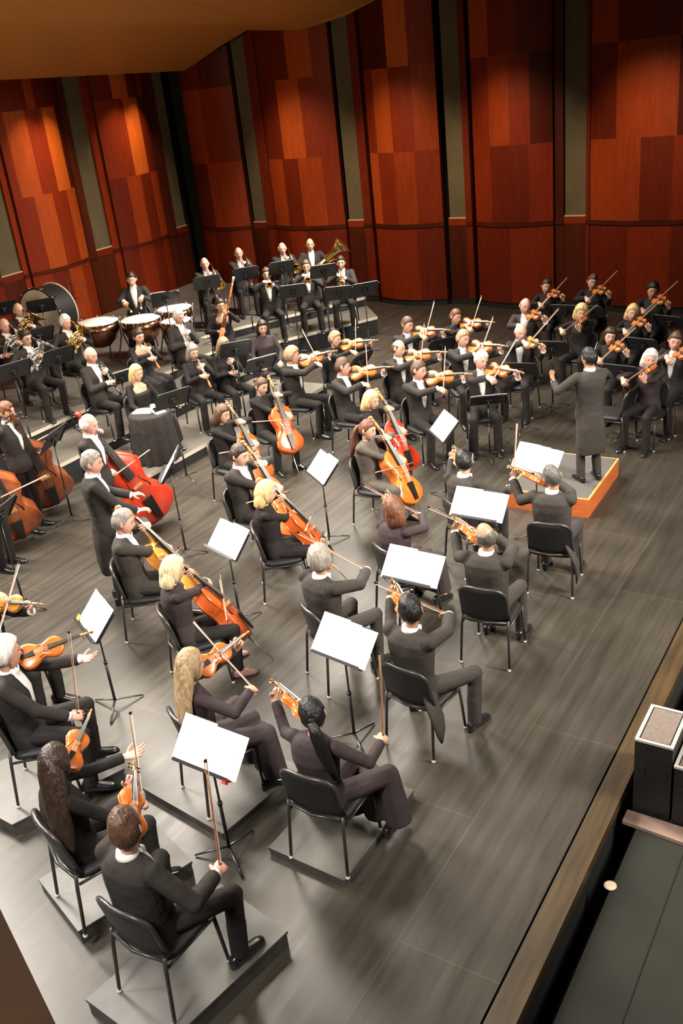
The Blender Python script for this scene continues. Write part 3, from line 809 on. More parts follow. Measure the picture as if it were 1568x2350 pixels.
    if hair: 
        hm = hair_mesh(hair[0], rnd); hm.xform(HM4); hm.obj('hair', 'hair_' + hair[1], body)
    if glasses:
        g = MB()
        for sx in (-1, 1):
            g.tube([HM4 @ V((sx * .031 + .021 * math.cos(a * PI / 6), .098, .006 + .016 * math.sin(a * PI / 6))) for a in range(12)], .0022, 5, closed=True)
            g.tube([HM4 @ V((sx * .052, .097, .010)), HM4 @ V((sx * .080, .0, .012))], .002, 5)
        g.tube([HM4 @ V((-.01, .10, .008)), HM4 @ V((.01, .10, .008))], .002, 5); g.obj('glasses', 'ebony', body)
    # ---- upper garment
    g = MB(); f = sex == 'f'
    wx = .88 if f else 1.0; gut = kw.get('gut', 1.0)
    rings = [(T((0, -.015, .455)), .178, .130), (T((0, -.015, .55)), .184 * (1.02 if f else 1), .138), (T((0, -.022, .70)), .164 * wx * gut, .120 * gut), (T((0, -.018, .82)), .180 * wx * (gut + 1) / 2, .128 * (gut + 1) / 2),
             (T((0, -.018, .93)), .196 * wx, .136 + (.012 if f else 0)), (T((0, -.025, 1.02)), .196 * wx, .114), (T((0, -.020, 1.075)), .140, .086), (T((0, -.010, 1.110)), .066, .062)]
    if kw.get('vneck'):
        rings = rings[:5] + [(T((0, -.018, .955)), .17, .12)]
        torso_rings(g, rings)
        for Sx, o in ((ShL, ShR), (ShR, ShL)): g.capsule(Sx, Sx.lerp(o, .22), .05, .045); g.capsule(Sx, V((Sx.x * .75, Sx.y, Sx.z - .12)), .055, .075)
        g.capsule(ShL + V((.02, -.05, -.06)), ShR + V((-.02, -.05, -.06)), .06, .06)
    else:
        torso_rings(g, rings)
        g.capsule(ShL, ShR, .058 if not f else .05, .058 if not f else .05)
    bare = not sleeves
    for nm in 'RL':
        Sh, El, wr, fd, bk, cu = arms[nm]
        w = 1.0 if not f else .84
        g.capsule(Sh, El if not bare else Sh.lerp(El, .35), .070 * w, .058 * w)
        if not bare:
            fw = (wr - El).normalized(); g.capsule(El, El.lerp(wr, .5), .058 * w, .053 * w); g.capsule(El.lerp(wr, .5), wr - fw * .012, .053 * w, .046 * w, 12, True)
    if kw.get('tailcoat'):      # standing tail coat with a long skirt
        g.loft([g.ering(V((0, -.035, .95)), .165, .13, 20, 2.3), g.ering(V((0, -.075, .75)), .185, .115, 20, 2.6), g.ering(V((0, -.095, .52)), .195, .095, 20, 2.8), g.ering(V((0, -.10, .40)), .185, .08, 20, 2.8)])
    nm_g = {'tux': 'jacket', 'dress': 'blouse'}.get(outfit.split('_')[0], 'jacket')
    me = remesh(g, vox, 4, nm_g); me.materials.append(MATS[outfit]); link(nm_g, me, body)
    if not f and shirt:
        sh = MB()
        bow_y = .012
        def sr(z, w, d): 
            c = T((0, -.012 + d * .5, z)); return sh.ering(c, w, d * .5, 18, 2.6)
        sh.loft([sr(.74, .026, .124 * max(1, gut)), sr(.82, .046, .133 * (gut + 1) / 2), sr(.93, .064, .141), sr(1.01, .072, .118), sr(1.065, .070, .094), sr(1.10, .062, .068)])
        so = sh.obj('shirt', 'shirt_white', body)
        c = MB(); n0 = Nk + V((0, 0, -.012)); ax = (Hd + V((0, -.02, -.06)) - Nk).normalized()
        c.tube([n0, n0 + ax * .022, n0 + ax * .050], [.070, .067, .062], 18); c.obj('collar', 'shirt_white', so)
        b = MB(); bc = T((0, .083, 1.085))
        for sx in (-1, 1): b.loft([[bc + V((sx * .006, .004 * q, z)) for q, z in ((-1, -.008), (1, -.008), (1, .008), (-1, .008))], [bc + V((sx * .05, .004 * q - .006, z)) for q, z in ((-1, -.02), (1, -.02), (1, .02), (-1, .02))]])
        b.obj('bow_tie', 'shirt_white', body, sharp=30)
        for nm in 'RL':
            Sh, El, wr, fd, bk, cu = arms[nm]; fw = (wr - El).normalized()
            q = MB(); q.tube([wr - fw * .03, wr + fw * .008], [.040, .036], 14); q.obj('cuff', 'shirt_white', body)
    # ---- lower garment
    lg = MB()
    if leg == 'trousers':
        for hip, kn, an in legs:
            u = (an - kn).normalized()
            lg.capsule(hip, kn, .092, .068); lg.capsule(kn, kn.lerp(an, .5), .068, .064); lg.capsule(kn.lerp(an, .5), an + u * (.035 if 'shoe' not in kw else 0), .064, .058, 12, True)
        lg.capsule(V((-.06, -.02, .55 + dz)), V((.06, -.02, .55 + dz)), .112, .112)
        me = remesh(lg, vox, 4, 'trousers'); me.materials.append(MATS['trouser_black' if outfit != 'tux_grey' else 'tux_grey']); link('trousers', me, body)
    else:
        lg.capsule(V((-.07, -.02, .55)), V((.07, -.02, .55)), .115, .115)
        (h1, k1, a1), (h2, k2, a2) = legs
        hem = kw.get('hem', .14)
        for hip, kn, an in legs: lg.capsule(hip, kn, .095, .082); lg.capsule(kn, V((kn.x * 1.15, kn.y + .01, hem)), .084, .105, 12, True)
        km = (k1 + k2) / 2; lg.capsule(V((0, .02, .54)), km + V((0, 0, .0)), .10, .080); lg.capsule(km, V((0, km.y - .02, hem)), .080, .10, 12, True)
        lg.capsule((k1 + km) / 2, V((k1.x * .6, km.y, hem)), .08, .10, 10, True); lg.capsule((k2 + km) / 2, V((k2.x * .6, km.y, hem)), .08, .10, 10, True)
        me = remesh(lg, vox, 5, 'skirt'); me.materials.append(MATS[outfit]); link('skirt', me, body)
    if kw.get('tails'):
        for sx in (1,):
            ct = MB(); ct.tube([V((sx * .13, -.06, .62)), V((sx * .20, -.11, .50)), V((sx * .255, -.12, .38)), V((sx * .262, -.10, .24)), V((sx * .25, -.08, .13))], [.08, .085, .085, .065, .02], 12, flat=.32, up=(sx, 0, .3)); o = ct.obj('coat_tail', outfit, body)
    # ---- shoes
    for hip, kn, an in legs:
        so = MB(); z0 = an.z - .095
        dirx = .12 * (1 if an.x > 0 else -1); dv = V((dirx, 1, 0)).normalized(); sv = V((dv.y, -dv.x, 0))
        def srg(y, w, h, zb=0): return [an.xy.to_3d() + dv * y + sv * (w * math.cos(2 * PI * k / 14)) + V((0, 0, z0 + zb + h / 2 + h / 2 * max(-.92, min(1, 1.25 * math.sin(2 * PI * k / 14))))) for k in range(14)]
        so.loft([srg(-.085, .020, .07), srg(-.07, .034, .085), srg(-.02, .038, .095), srg(.03, .039, .085), (srg(.09, .044, .06)), srg(.15, .042, .045), srg(.185, .026, .034), srg(.195, .010, .022)])
        so.obj('shoe', kw.get('shoe', 'shoe_black'), body)
    PEOPLE[key] = dict(MW=MW, zp=zp, loc=loc, face=face, label=label, seat_up=seat_up)
    # ---- chair under the player
    who = kw['who']
    if sit and not kw.get('nochair'):
        cm = TR(loc.x, loc.y, zp, face - 90 + kw.get('chair_turn', 0)) @ M.Translation((0, .075 * s, 0))
        if 'chairproto' not in PEOPLE:
            PEOPLE['chairproto'] = place(CHAIR, 'chair', 'black padded orchestra chair under ' + who, 'chair', cm, 'orchestra chairs')
        else:
            copy_tree(PEOPLE['chairproto'], cm, 'black padded orchestra chair under ' + who, 'orchestra chairs')
    # ---- instruments
    for it in cfg.get('items', ()):
        kind, mt, extra = it
        lm = MW @ mt if extra.get('local', True) else mt
        nm, parts, cat, lab, grp = ITEMS[kind]
        sw = kw.get('varnish')
        vn = {'varnish_amber': 'golden', 'varnish_red': 'bright red', 'varnish_orange': 'orange'}.get(sw, 'orange-brown')
        lab = lab.replace('orange-brown ', vn + ' ').replace('varnished ', vn + ' ') if kind in ('violin', 'viola', 'cello') else lab
        swap = {'body': sw} if (sw and kind in ('violin', 'viola', 'cello', 'bass')) else None
        place(parts, nm, lab + who, cat, lm, grp, swap)

# instruments by kind: name, parts, category, label stem, group
ITEMS = {
 'violin': ('violin', VIOLIN, 'violin', 'orange-brown violin held by ', 'violins of the orchestra'),
 'viola': ('viola', VIOLA, 'viola', 'broad orange-brown viola held by ', 'violas of the orchestra'),
 'cello': ('cello', CELLO, 'cello', 'varnished cello between the knees of ', 'cellos of the orchestra'),
 'bass': ('double_bass', BASS, 'double bass', 'tall varnished double bass played by ', 'double basses at the left'),
 'bow': ('bow', BOW, 'bow', 'wooden string bow in the right hand of ', 'bows of the string players'),
 'clarinet': ('clarinet', CLARINET, 'clarinet', 'black clarinet with silver keys played by ', None),
 'clarinet_brown': ('oboe', CLARINET_BROWN, 'oboe', 'brown wooden oboe played by ', None),
 'flute': ('flute', FLUTE, 'flute', 'slim silver flute held by ', None),
 'bassoon': ('bassoon', BASSOON, 'bassoon', 'long orange-brown bassoon played by ', None),
 'trumpet': ('trumpet', TRUMPET, 'trumpet', 'small brass trumpet played by ', None),
 'trombone': ('trombone', TROMBONE, 'trombone', 'brass trombone with long slide played by ', None),
 'horn': ('french_horn', HORN, 'horn', 'coiled silver horn in the lap of ', None),
 'horn_b': ('french_horn', HORN_B, 'horn', 'coiled brass horn in the lap of ', None),
 'tuba': ('tuba', TUBA, 'tuba', 'large brass tuba held by ', None),
 'baton': ('baton', BATON, 'baton', 'thin white baton in the right hand of ', None),
 'mallet': ('mallet', MALLET, 'drum mallet', 'wooden drum mallet in the right hand of ', 'kettledrum mallets'),
 'mallet_l': ('mallet', MALLET, 'drum mallet', 'wooden drum mallet in the left hand of ', 'kettledrum mallets'),
}
# ------------------------------------------------------------------ poses (person space before scaling); hands: (grip, fingers, back of hand, elbow hint, curl)
def fiddle(T, t, rnd, kw, kind='violin'):
    az = math.radians(kw.get('az', 45)); el = kw.get('el', .03)
    vd = V((-math.sin(az), math.cos(az), el)).normalized()
    ph = math.radians(kw.get('slope', 40)); hz_ = V((vd.y, -vd.x, 0)).normalized(); n = (hz_ * math.sin(ph) + V((0, 0, 1)) * math.cos(ph)); n = (n - vd * vd.dot(n)).normalized()
    E = V((-.065, .085, 1.125)); k = 1.0 if kind == 'violin' else 1.13
    mt = frame(T(E), Tn(T, vd), Tn(T, n))
    c = E + vd * (.245 * k) + n * (.048 * k)
    r = vd.cross(n).normalized()           # towards the right hand
    r = (r + V(kw.get('bowtilt', (0, 0, 0)))).normalized()
    frog = c + r * t
    bm = frame(T(frog), Tn(T, -r), Tn(T, n))
    lh = E + vd * (.47 * k) - n * .012 + V((.0, 0, -.02))
    it = [(kind, mt, {}), ('bow', bm, {})]
    return dict(R=(T(frog + V((0, 0, .012))), Tn(T, (-.55, .55, -.45)), Tn(T, n + V((0, .3, .4))), (.9, -.2, -.35), .75),
                L=(T(lh), Tn(T, (.25, .35, .75)), Tn(T, (-.6, .6, -.3)), (-.25, .2, -1), .95),
                head=(30, 10, -14), items=it)
def Tn(T, d): 
    d = V(d); return (T(d) - T((0, 0, 0)))
def pose_rest(T, t, rnd, kw, kind='violin'):
    """instrument under the chin, bow upright on the right knee"""
    d = fiddle(T, .3, rnd, kw, kind)
    g = V(kw.get('rh', (.20, .34, .69)))
    bd = V(kw.get('bowdir', (-.06, .12, 1)))
    bm = frame(g - bd.normalized() * .02, bd, (0, -1, .1))
    d['items'] = [d['items'][0], ('bow', bm, {})]
    d['R'] = (g, (-.25, .95, -.2), (.5, .25, .8), (.9, -.5, -.6), 1.0)
    if kw.get('lh_open'):
        d['L'] = (V(kw['lh_open']), (.45, .85, .15), (-.3, .1, -.9), (-.5, -.2, -1), .25)
    return d
def pose_cello(T, t, rnd, kw):
    A = V((.06, .79, .0)); B = V((-.195, -.13, 1.39))
    if 'cdx' in kw: A.x += kw['cdx']
    cd = (B - A).normalized(); n = V(kw.get('cn', (.12, 1, .5))); n = (n - cd * cd.dot(n)).normalized()
    o = A + cd * .385
    mt = frame(o, cd, n)
    c = o + cd * (.755 * .66) + n * .125
    r = cd.cross(n).normalized(); r = (r + V(kw.get('bowtilt', (0, 0, -.12)))).normalized()
    frog = c + r * t; bm = frame(frog, -r, n)
    lh = o + cd * kw.get('lhp', .90) + n * .10
    return dict(R=(frog + V((0, .0, .015)), (-.5, .55, -.65), (.3, .6, .7), (1, -.3, -.2), .75),
                L=(lh, (.75, -.05, .25), (-.2, .9, .3), (-1, .1, -.15), .8), head=(8, 14, -6), items=[('cello', mt, {}), ('bow', bm, {})])
def pose_bass(T, t, rnd, kw):
    A = V(kw.get('A', (-.05, .52, .0))); B = V(kw.get('B', (-.22, .10, 1.82)))
    cd = (B - A).normalized(); n = V((.45, 1, .3)); n = V(kw.get('nrm', n)); n = (n - cd * cd.dot(n)).normalized()
    o = A + cd * .13; mt = frame(o, cd, n)
    c = o + cd * (1.13 * .66) + n * .20; r = cd.cross(n).normalized()
    frog = c + r * t; bm = frame(frog, -r, n)
    lh = o + cd * kw.get('lhp', 1.38) + n * .06
    return dict(R=(frog + V((0, 0, .015)), (-.5, .45, -.7), (.3, .6, .7), (1, -.3, -.2), .75),
                L=(lh, (.75, -.05, .25), (-.2, .9, .3), (-1, .1, -.3), .8), head=(5, 14, -4), items=[('bass', mt, {}), ('bow', bm, {})])
def pose_bassbow(T, t, rnd, kw):
    d = pose_bass(T, t, rnd, kw); return d
def pose_idle(T, t, rnd, kw):
    d = dict(R=((.16, .34, .66), (-.2, .95, -.2), (.1, .2, 1), (.8, -.5, -.5), .5), L=((-.16, .34, .66), (.2, .95, -.2), (-.1, .2, 1), (-.8, -.5, -.5), .5), head=(0, 8, 0), items=[])
    for k in ('R', 'L'):
        if k + 'g' in kw: d[k] = (V(kw[k + 'g']), V(kw.get(k + 'd', (0, 1, 0))), V(kw.get(k + 'b', (0, 0, 1))), (.7 if k == 'R' else -.7, -.3, -.8), kw.get(k + 'c', .5))
    for k in ('R', 'L'):
        if k + 'w' in kw: d[k] = (kw['_inv'] @ V(kw[k + 'w']), V(kw.get(k + 'd', (0, 1, 0))), V(kw.get(k + 'b', (0, 0, 1))), (.7 if k == 'R' else -.7, -.3, -.8), kw.get(k + 'c', .8))
    if 'hd_rot' in kw: d['head'] = kw['hd_rot']
    return d
def stick(kind, down=.85, L=.64, fwd=.5, side=0.0):
    def f(T, t, rnd, kw):
        Mo = T((0, .135, 1.205)); dd = V((kw.get('side', side), fwd, -down)).normalized()
        mt = frame(Mo, dd, V((0, .8, .5)))
        a = Mo + dd * L * .36; b = Mo + dd * L * .66
        return dict(L=(a, (.6, .5, -.1), (-.6, .6, .2), (-.8, -.3, -.9), .8), R=(b, (-.6, .5, -.1), (.6, .6, .2), (.8, -.3, -.9), .8), head=(0, 12, 0), items=[(kind, mt, {})])
    return f
def pose_flute(T, t, rnd, kw):
    Mo = T((-.02, .145, 1.20)); dd = V((.97, .20, -.10)).normalized()
    mt = frame(Mo, dd, (0, 0, 1)); a = Mo + dd * .20; b = Mo + dd * .42
    return dict(L=(a + V((0, .02, -.01)), (.2, -.5, .6), (0, .9, .3), (-.5, .5, -1), .9), R=(b + V((0, -.01, -.015)), (-.2, .8, .3), (0, -.3, .9), (.8, -.4, -.8), .8), head=(-18, 8, 10), items=[('flute', mt, {})])
def pose_bassoon(T, t, rnd, kw):
    A = V((.24, .20, .50)); B = V((-.22, .30, 1.80)) if not kw.get('Bp') else V(kw['Bp'])
    dd = (B - A).normalized(); mt = frame(A, dd, (0, -1, .2))
    return dict(L=(A + dd * .72, (.5, .5, .2), (-.6, .5, .2), (-.8, -.2, -.9), .8), R=(A + dd * .34, (-.5, .7, -.1), (.6, .4, .3), (.8, -.5, -.6), .8), head=(0, 8, 0), items=[('bassoon', mt, {})])
def pose_trumpet(T, t, rnd, kw):
    Mo = T((0, .138, 1.20)); dd = V((0, 1, kw.get('el', -.12))).normalized(); mt = frame(Mo, dd, (0, 0, 1))
    return dict(L=(Mo + dd * .26 + V((-.02, 0, -.05)), (.5, .6, .3), (-.7, .3, .2), (-.8, 0, -.8), .9), R=(Mo + dd * .26 + V((.02, 0, .0)), (-.55, .7, .0), (.3, .3, .9), (.9, 0, -.7), .7), head=(0, 2, 0), items=[('trumpet', mt, {})])
def pose_trombone(T, t, rnd, kw):
    Mo = T((0, .138, 1.20)); dd = V((.0, 1, kw.get('el', -.42))).normalized(); mt = frame(Mo, dd, (0, .3, 1))
    return dict(L=(Mo + dd * .17 + V((-.02, 0, -.04)), (.4, .7, .2), (-.7, .3, .2), (-.8, 0, -.8), .9), R=(Mo + dd * .50 + V((.01, -.02, -.05)), (-.4, .8, .1), (.6, .2, .5), (.9, -.1, -.6), .8), head=(0, 4, 0), items=[('trombone', mt, {})])
def pose_horn(T, t, rnd, kw):
    kind = kw.get('horn', 'horn')
    mt = frame((.10, .27, .98), (.10, .55, .83), (-.25, .85, -.45)) @ M.Rotation(math.radians(kw.get('roll', 20)), 4, 'Z') @ M.Scale(1.3, 4)
    return dict(L=((.0, .31, 1.02), (.6, .3, .5), (-.6, .5, .3), (-.9, -.1, -.7), .8), R=((.27, .30, .86), (-.3, .8, .2), (.6, -.2, .6), (.9, -.5, -.5), .5), head=(0, 8, 0), items=[(kind, mt, {})])
def pose_tuba(T, t, rnd, kw):
    mt = frame((.02, .26, .66), (-.78, .12, .62), (0, -1, .2))
    return dict(L=((-.25, .33, .95), (.6, .4, .1), (-.5, .5, .3), (-.8, 0, -.8), .8), R=((.13, .30, .86), (-.5, .6, .2), (.5, .4, .6), (.8, -.3, -.6), .8), head=(0, 0, 0), items=[('tuba', mt, {})])
def pose_timp(T, t, rnd, kw):
    R, L = V((.16, .36, .98 - .54 + .46)), V((-.14, .34, .94))
    return dict(R=(R, (-.2, .9, -.35), (.2, .3, 1), (.8, -.4, -.7), 1.0), L=(L, (.2, .9, -.35), (-.2, .3, 1), (-.8, -.4, -.7), 1.0), head=(0, 12, 0),
                items=[('mallet', frame(R, (-.35, .9, -.25), (0, 0, 1)), {}), ('mallet_l', frame(L, (-.05, .95, -.25), (0, 0, 1)), {})])
def pose_conduct(T, t, rnd, kw):
    R, L = V((.22, .45, 1.40)), V((-.36, .30, 1.38))
    return dict(R=(R, (-.2, .85, .3), (.3, -.1, .9), (.9, -.3, -.6), .9), L=(L, (-.1, .35, .95), (-.5, .75, -.2), (-.9, -.4, -.7), .22), head=(20, 6, 0),
                items=[('baton', frame(R + V((0, .02, .01)), (.55, .55, .5), (0, 0, 1)), {})])
POSES = {'violin': fiddle, 'viola': lambda T, t, r, k: fiddle(T, t, r, k, 'viola'), 'rest': pose_rest, 'cello': pose_cello, 'bass': pose_bass, 'idle': pose_idle,
         'clarinet': stick('clarinet'), 'oboe': stick('clarinet_brown', .75, .6, .62), 'clarinet_low': stick('clarinet', 1.0, .64, .32), 'flute': pose_flute, 'bassoon': pose_bassoon, 'trumpet': pose_trumpet,
         'trombone': pose_trombone, 'horn': pose_horn, 'tuba': pose_tuba, 'timp': pose_timp, 'conduct': pose_conduct}
# ------------------------------------------------------------------ the setting
XW, YW = -17.2, 19.75          # back wall, far side wall
RZ = (1.83, 3.45, 5.17, 7.0, 9.2)
def quad_obj(name, pts, m, th=.0):
    mb = MB(); mb.add(pts, [tuple(range(len(pts)))]); return mb.obj(name, m, None, False)
def slab(name, poly, z0, z1, m, sm=None, parent=None):
    mb = MB(); n = len(poly)
    mb.add([(x, y, z1) for x, y in poly], [tuple(range(n))], 0)
    mb.add([(x, y, z0) for x, y in poly], [tuple(reversed(range(n)))], 1)
    mb.add([(x, y, z0) for x, y in poly] + [(x, y, z1) for x, y in poly], [(i, (i + 1) % n, n + (i + 1) % n, n + i) for i in range(n)], 1)
    return mb.obj(name, [m, sm or m], parent, False)
fl = slab('floor', [(-18.2, -3), (-1.72, -3), (-1.72, 20.6), (-18.2, 20.6)], -.12, 0, 'stage_floor', 'void_black'); struct(fl)
t1 = slab('trim_1', [(-1.705, -3), (-1.53, -3), (-1.53, 20.6), (-1.705, 20.6)], -.10, -.004, 'edge_wood', 'edge_wood'); struct(t1)
t2 = slab('trim_2', [(-1.75, -3), (-1.34, -3), (-1.34, 20.6), (-1.75, 20.6)], -.9, -.5, 'void_black'); struct(t2)
t3 = slab('trim_3', [(-1.70, -3), (-1.55, -3), (-1.55, 20.6), (-1.70, 20.6)], -.5, -.10, 'void_black'); struct(t3)
pf = slab('floor_pit', [(-1.385, -3), (6.0, -3), (6.0, 20.6), (-1.40, 20.6)], -.32, -.20, 'pit_floor', 'void_black'); struct(pf)
pj = MB(); pj.box((-1.02, 3.3, -.199), (.008, 7, .004)); struct(pj.obj('trim_4', 'void_black', None, False))

def wall_run(name, P0, D, Nn, bays):
    """wall seen as bays along direction D from P0; Nn points into the stage. bay: (type, s0, s1, data)"""
    P0, D, Nn = V(P0), V(D), V(Nn)
    mats = ['veneer_tone_%d' % i for i in range(6)] + ['wall_wood_dark', 'acoustic_khaki', 'ledge_pale', 'void_black', 'base_black']
    mb = MB()
    def pt(s, z, o): return P0 + D * s + Nn * o + V((0, 0, z))
    def strip(s0, s1, z0, z1, of, mi, n=6):
        vs = []; fs = []
        for i in range(n + 1):
            s = s0 + (s1 - s0) * i / n
            vs += [pt(s, z0, of(s)), pt(s, z1, of(s))]
        for i in range(n): fs.append((2 * i, 2 * i + 2, 2 * i + 3, 2 * i + 1))
        mb.add(vs, fs, mi)
    def block(s0, s1, z0, z1, o0, o1, mi):
        c = [pt(s, z, o) for z in (z0, z1) for o in (o0, o1) for s in (s0, s1)]
        mb.add(c, [(0, 1, 5, 4), (2, 6, 7, 3), (0, 4, 6, 2), (1, 3, 7, 5), (4, 5, 7, 6), (0, 2, 3, 1)], mi)
    for typ, s0, s1, data in bays:
        if typ == 'panel':
            sm, hw_ = (s0 + s1) / 2, (s1 - s0) / 2
            bulge = .24
            of = lambda s: .10 + bulge * (1 - ((s - sm) / hw_) ** 2)
            for r, cols in enumerate(data):
                z0 = 0.14 if r == 0 else RZ[r - 1] + (.05 if r == 1 else 0); z1 = RZ[r] - .03 if r == 0 else RZ[r]
                for a, b, tone in cols: strip(s0 + (s1 - s0) * a, s0 + (s1 - s0) * b, z0, z1, of, tone)
            of2 = lambda s: of(s) + .03
            strip(s0, s1, RZ[0] - .03, RZ[0] + .05, of2, 6)
            strip(s0, s1, 0, .14, lambda s: of(s) - .02, 10)
            for s in (s0, s1):
                vs = [pt(s, 0, 0), pt(s, RZ[4], 0), pt(s, RZ[4], .13), pt(s, 0, .13)]; mb.add(vs, [(0, 1, 2, 3)], 6)
        elif typ == 'strip':
            block(s0, s1, RZ[0] + .14, RZ[4], -.06, .0, 7)
            block(s0 - .01, s1 + .01, RZ[0] + .115, RZ[0] + .14, -.06, .05, 8)
            block(s0 - .02, s1 + .02, RZ[0] - .03, RZ[0] + .115, -.06, .05, data or 1)
            block(s0 - .02, s1 + .02, .14, RZ[0] - .03, -.06, .045, 6)
            block(s0 - .02, s1 + .02, 0, .14, -.06, .04, 10)
        elif typ == 'wood':
            block(s0, s1, .14, RZ[4], -.06, .06, data if data is not None else 6); block(s0, s1, 0, .14, -.06, .05, 10)
            block(s0, s1, RZ[0] - .03, RZ[0] + .05, .06, .085, 6)
        elif typ == 'gap':
            block(s0, s1, 0, RZ[4], -.35, -.30, 9)  # black strip set deep, painting in the shade of the open joint
    return struct(mb.obj(name, mats, None, False))
d0 = [(0, 1, 1)]
# back wall: s measured along +Y from y=10.5
def Yb(*b): return [(t, y0 - 10.0, y1 - 10.0, d) for t, y0, y1, d in b]
low = lambda *t: [(i / len(t), (i + 1) / len(t), k) for i, k in enumerate(t)]
wall_run('wall_back', (XW - .15, 10.0, 0), (0, 1, 0), (1, 0, 0), Yb(
    ('panel', 10.0, 12.9, [low(2, 1, 2), low(1, 4, 2, 3), low(2, 4, 1, 3), low(0, 1, 3, 1), d0]),
    ('wood', 12.9, 13.42, 1), ('strip', 13.42, 14.02, 1), ('wood', 14.02, 14.18, 2),
    ('panel', 14.18, 15.98, [low(2, 1, 3, 2), [(0, .24, 2), (.24, .50, 4), (.50, .77, 2), (.77, 1, 4)], [(0, .10, 2), (.10, .36, 4), (.36, .62, 2), (.62, .90, 5), (.90, 1, 0)], [(0, .42, 1), (.42, .55, 3), (.55, 1, 1)], d0]),
    ('wood', 15.98, 16.28, 6), ('strip', 16.28, 16.84, 1), ('wood', 16.84, 17.06, 2),
    ('panel', 17.06, 18.82, [low(1, 2, 1, 2), [(0, .26, 1), (.26, .50, 3), (.50, .74, 1), (.74, 1, 3)], [(0, .42, 2), (.42, .72, 5), (.72, 1, 1)], [(0, .28, 1), (.28, .55, 5), (.55, .80, 1), (.80, 1, 4)], d0]),
    ('wood', 18.82, 19.22, 6), ('strip', 19.22, 19.66, 1), ('gap', 19.66, 20.2, None)))
# the audience-left end of the back wall, outside the frame, closes the room
def Xr(*b): return [(t, x0 + 17.2, x1 + 17.2, d) for t, x0, x1, d in b]
wall_run('wall_right', (-17.2, YW + .2, 0), (1, 0, 0), (0, -1, 0), Xr(
    ('gap', -17.6, -16.92, None),
    ('panel', -16.92, -15.30, [low(2, 1, 2), [(0, .40, 1), (.40, 1, 3)], [(0, .46, 3), (.46, 1, 2)], [(0, .5, 1), (.5, 1, 0)], d0]),
    ('strip', -15.26, -14.86, 1), ('wood', -14.84, -14.52, 1),
    ('panel', -14.50, -12.44, [low(1, 2, 1, 1), [(0, .26, 3), (.26, .50, 1), (.50, .80, 3), (.80, 1, 2)], [(0, .30, 1), (.30, .62, 4), (.62, 1, 2)], [(0, .50, 1), (.50, .80, 4), (.80, 1, 2)], d0]),
    ('strip', -12.40, -11.98, 2), ('wood', -11.96, -11.74, 1), ('gap', -11.74, -11.62, None),
    ('panel', -11.62, -9.83, [low(2, 2, 1), [(0, .16, 4), (.16, .42, 2), (.42, .70, 3), (.70, 1, 2)], [(0, .16, 2), (.16, .42, 4), (.42, .72, 2), (.72, 1, 3)], [(0, .42, 0), (.42, .70, 5), (.70, 1, 2)], d0]),
    ('strip', -9.72, -9.32, 2), ('wood', -9.30, -9.15, 1), ('gap', -9.15, -9.03, None),
    ('panel', -9.03, -7.24, [low(1, 2), [(0, .26, 2), (.26, .74, 1), (.74, 1, 2)], [(0, .26, 2), (.26, .52, 3), (.52, .76, 2), (.76, 1, 0)], [(0, .28, 4), (.28, .62, 2), (.62, 1, 1)], d0]),
    ('wood', -7.22, -7.04, 6), ('strip', -7.02, -6.58, 2), ('wood', -6.56, -6.46, 1),
    ('panel', -6.46, -3.9, [low(1, 2, 1), [(0, .42, 3), (.42, .66, 1), (.66, 1, 2)], [(0, .22, 1), (.22, .68, 3), (.68, 1, 0)], [(0, .22, 3), (.22, .68, 1), (.68, 1, 3)], d0]),
    ('wood', -3.88, -3.6, 6), ('strip', -3.58, -3.1, 1), ('wood', -3.08, -2.9, 1), ('panel', -2.9, -1.0, [low(1, 1), low(2, 1, 2), low(1, 3, 2), low(1, 2), d0])))
# slim shadow gap in the corner between the two walls
# ceiling clouds: thick veneered shells
def shell(name, pts, th=.10):
    mb = MB(); n = len(pts)
    mb.add([V(p) for p in pts], [tuple(range(n))]); mb.add([V(p) + V((0, 0, th)) for p in pts], [tuple(reversed(range(n)))])
    mb.add([V(p) for p in pts] + [V(p) + V((0, 0, th)) for p in pts], [(i, n + i, n + (i + 1) % n, (i + 1) % n) for i in range(n)])
    return struct(mb.obj(name, 'ceiling_veneer', None, False))
shell('ceiling', [(-16.6, 2, 6.05), (-14.0, 2, 6.78), (-14.0, 19.05, 6.27), (-15.0, 19.25, 6.03), (-16.6, 19.75, 5.62)])
shell('ceiling_front', [(-13.9, 2, 6.70), (-9.2, 2, 7.9), (-9.2, 19.5, 7.2), (-10.9, 19.6, 6.52), (-11.9, 19.7, 6.27), (-12.9, 19.4, 6.12), (-13.9, 19.0, 6.24)])
# dark hall above the shells and beyond the frame
vb = MB()
vb.box((-9, 9, 11.2), (24, 30, .1)); vb.box((-18.3, 9, 5), (.1, 30, 12.5)); vb.box((-9, 20.7, 5), (24, .1, 12.5))
struct(vb.obj('ceiling_void', 'void_black', None, False))
# balcony rail next to the photographer, bottom left
p1, p2 = at(0, 2085, 3.2), at(128, 2350, 3.2); u = (p2 - p1).normalized(); w = V((u.y, -u.x, 0))
if w.dot(at(60, 2330, 3.2) - p1) < 0: w = -w
rl = MB(); a, b = p1 - u * .9, p2 + u * .5
for off, wd, zz, hh in ((0, .16, 3.17, .06), (.03, .10, 2.9, .5)):
    c = (a + b) / 2 + w * (off + wd / 2); R3 = M((( u.x, w.x, 0), (u.y, w.y, 0), (0, 0, 1)))
    rl.box((c.x, c.y, zz), ((b - a).length, wd, hh), R3)
struct(rl.obj('trim_5', 'balcony_wood', None, False))

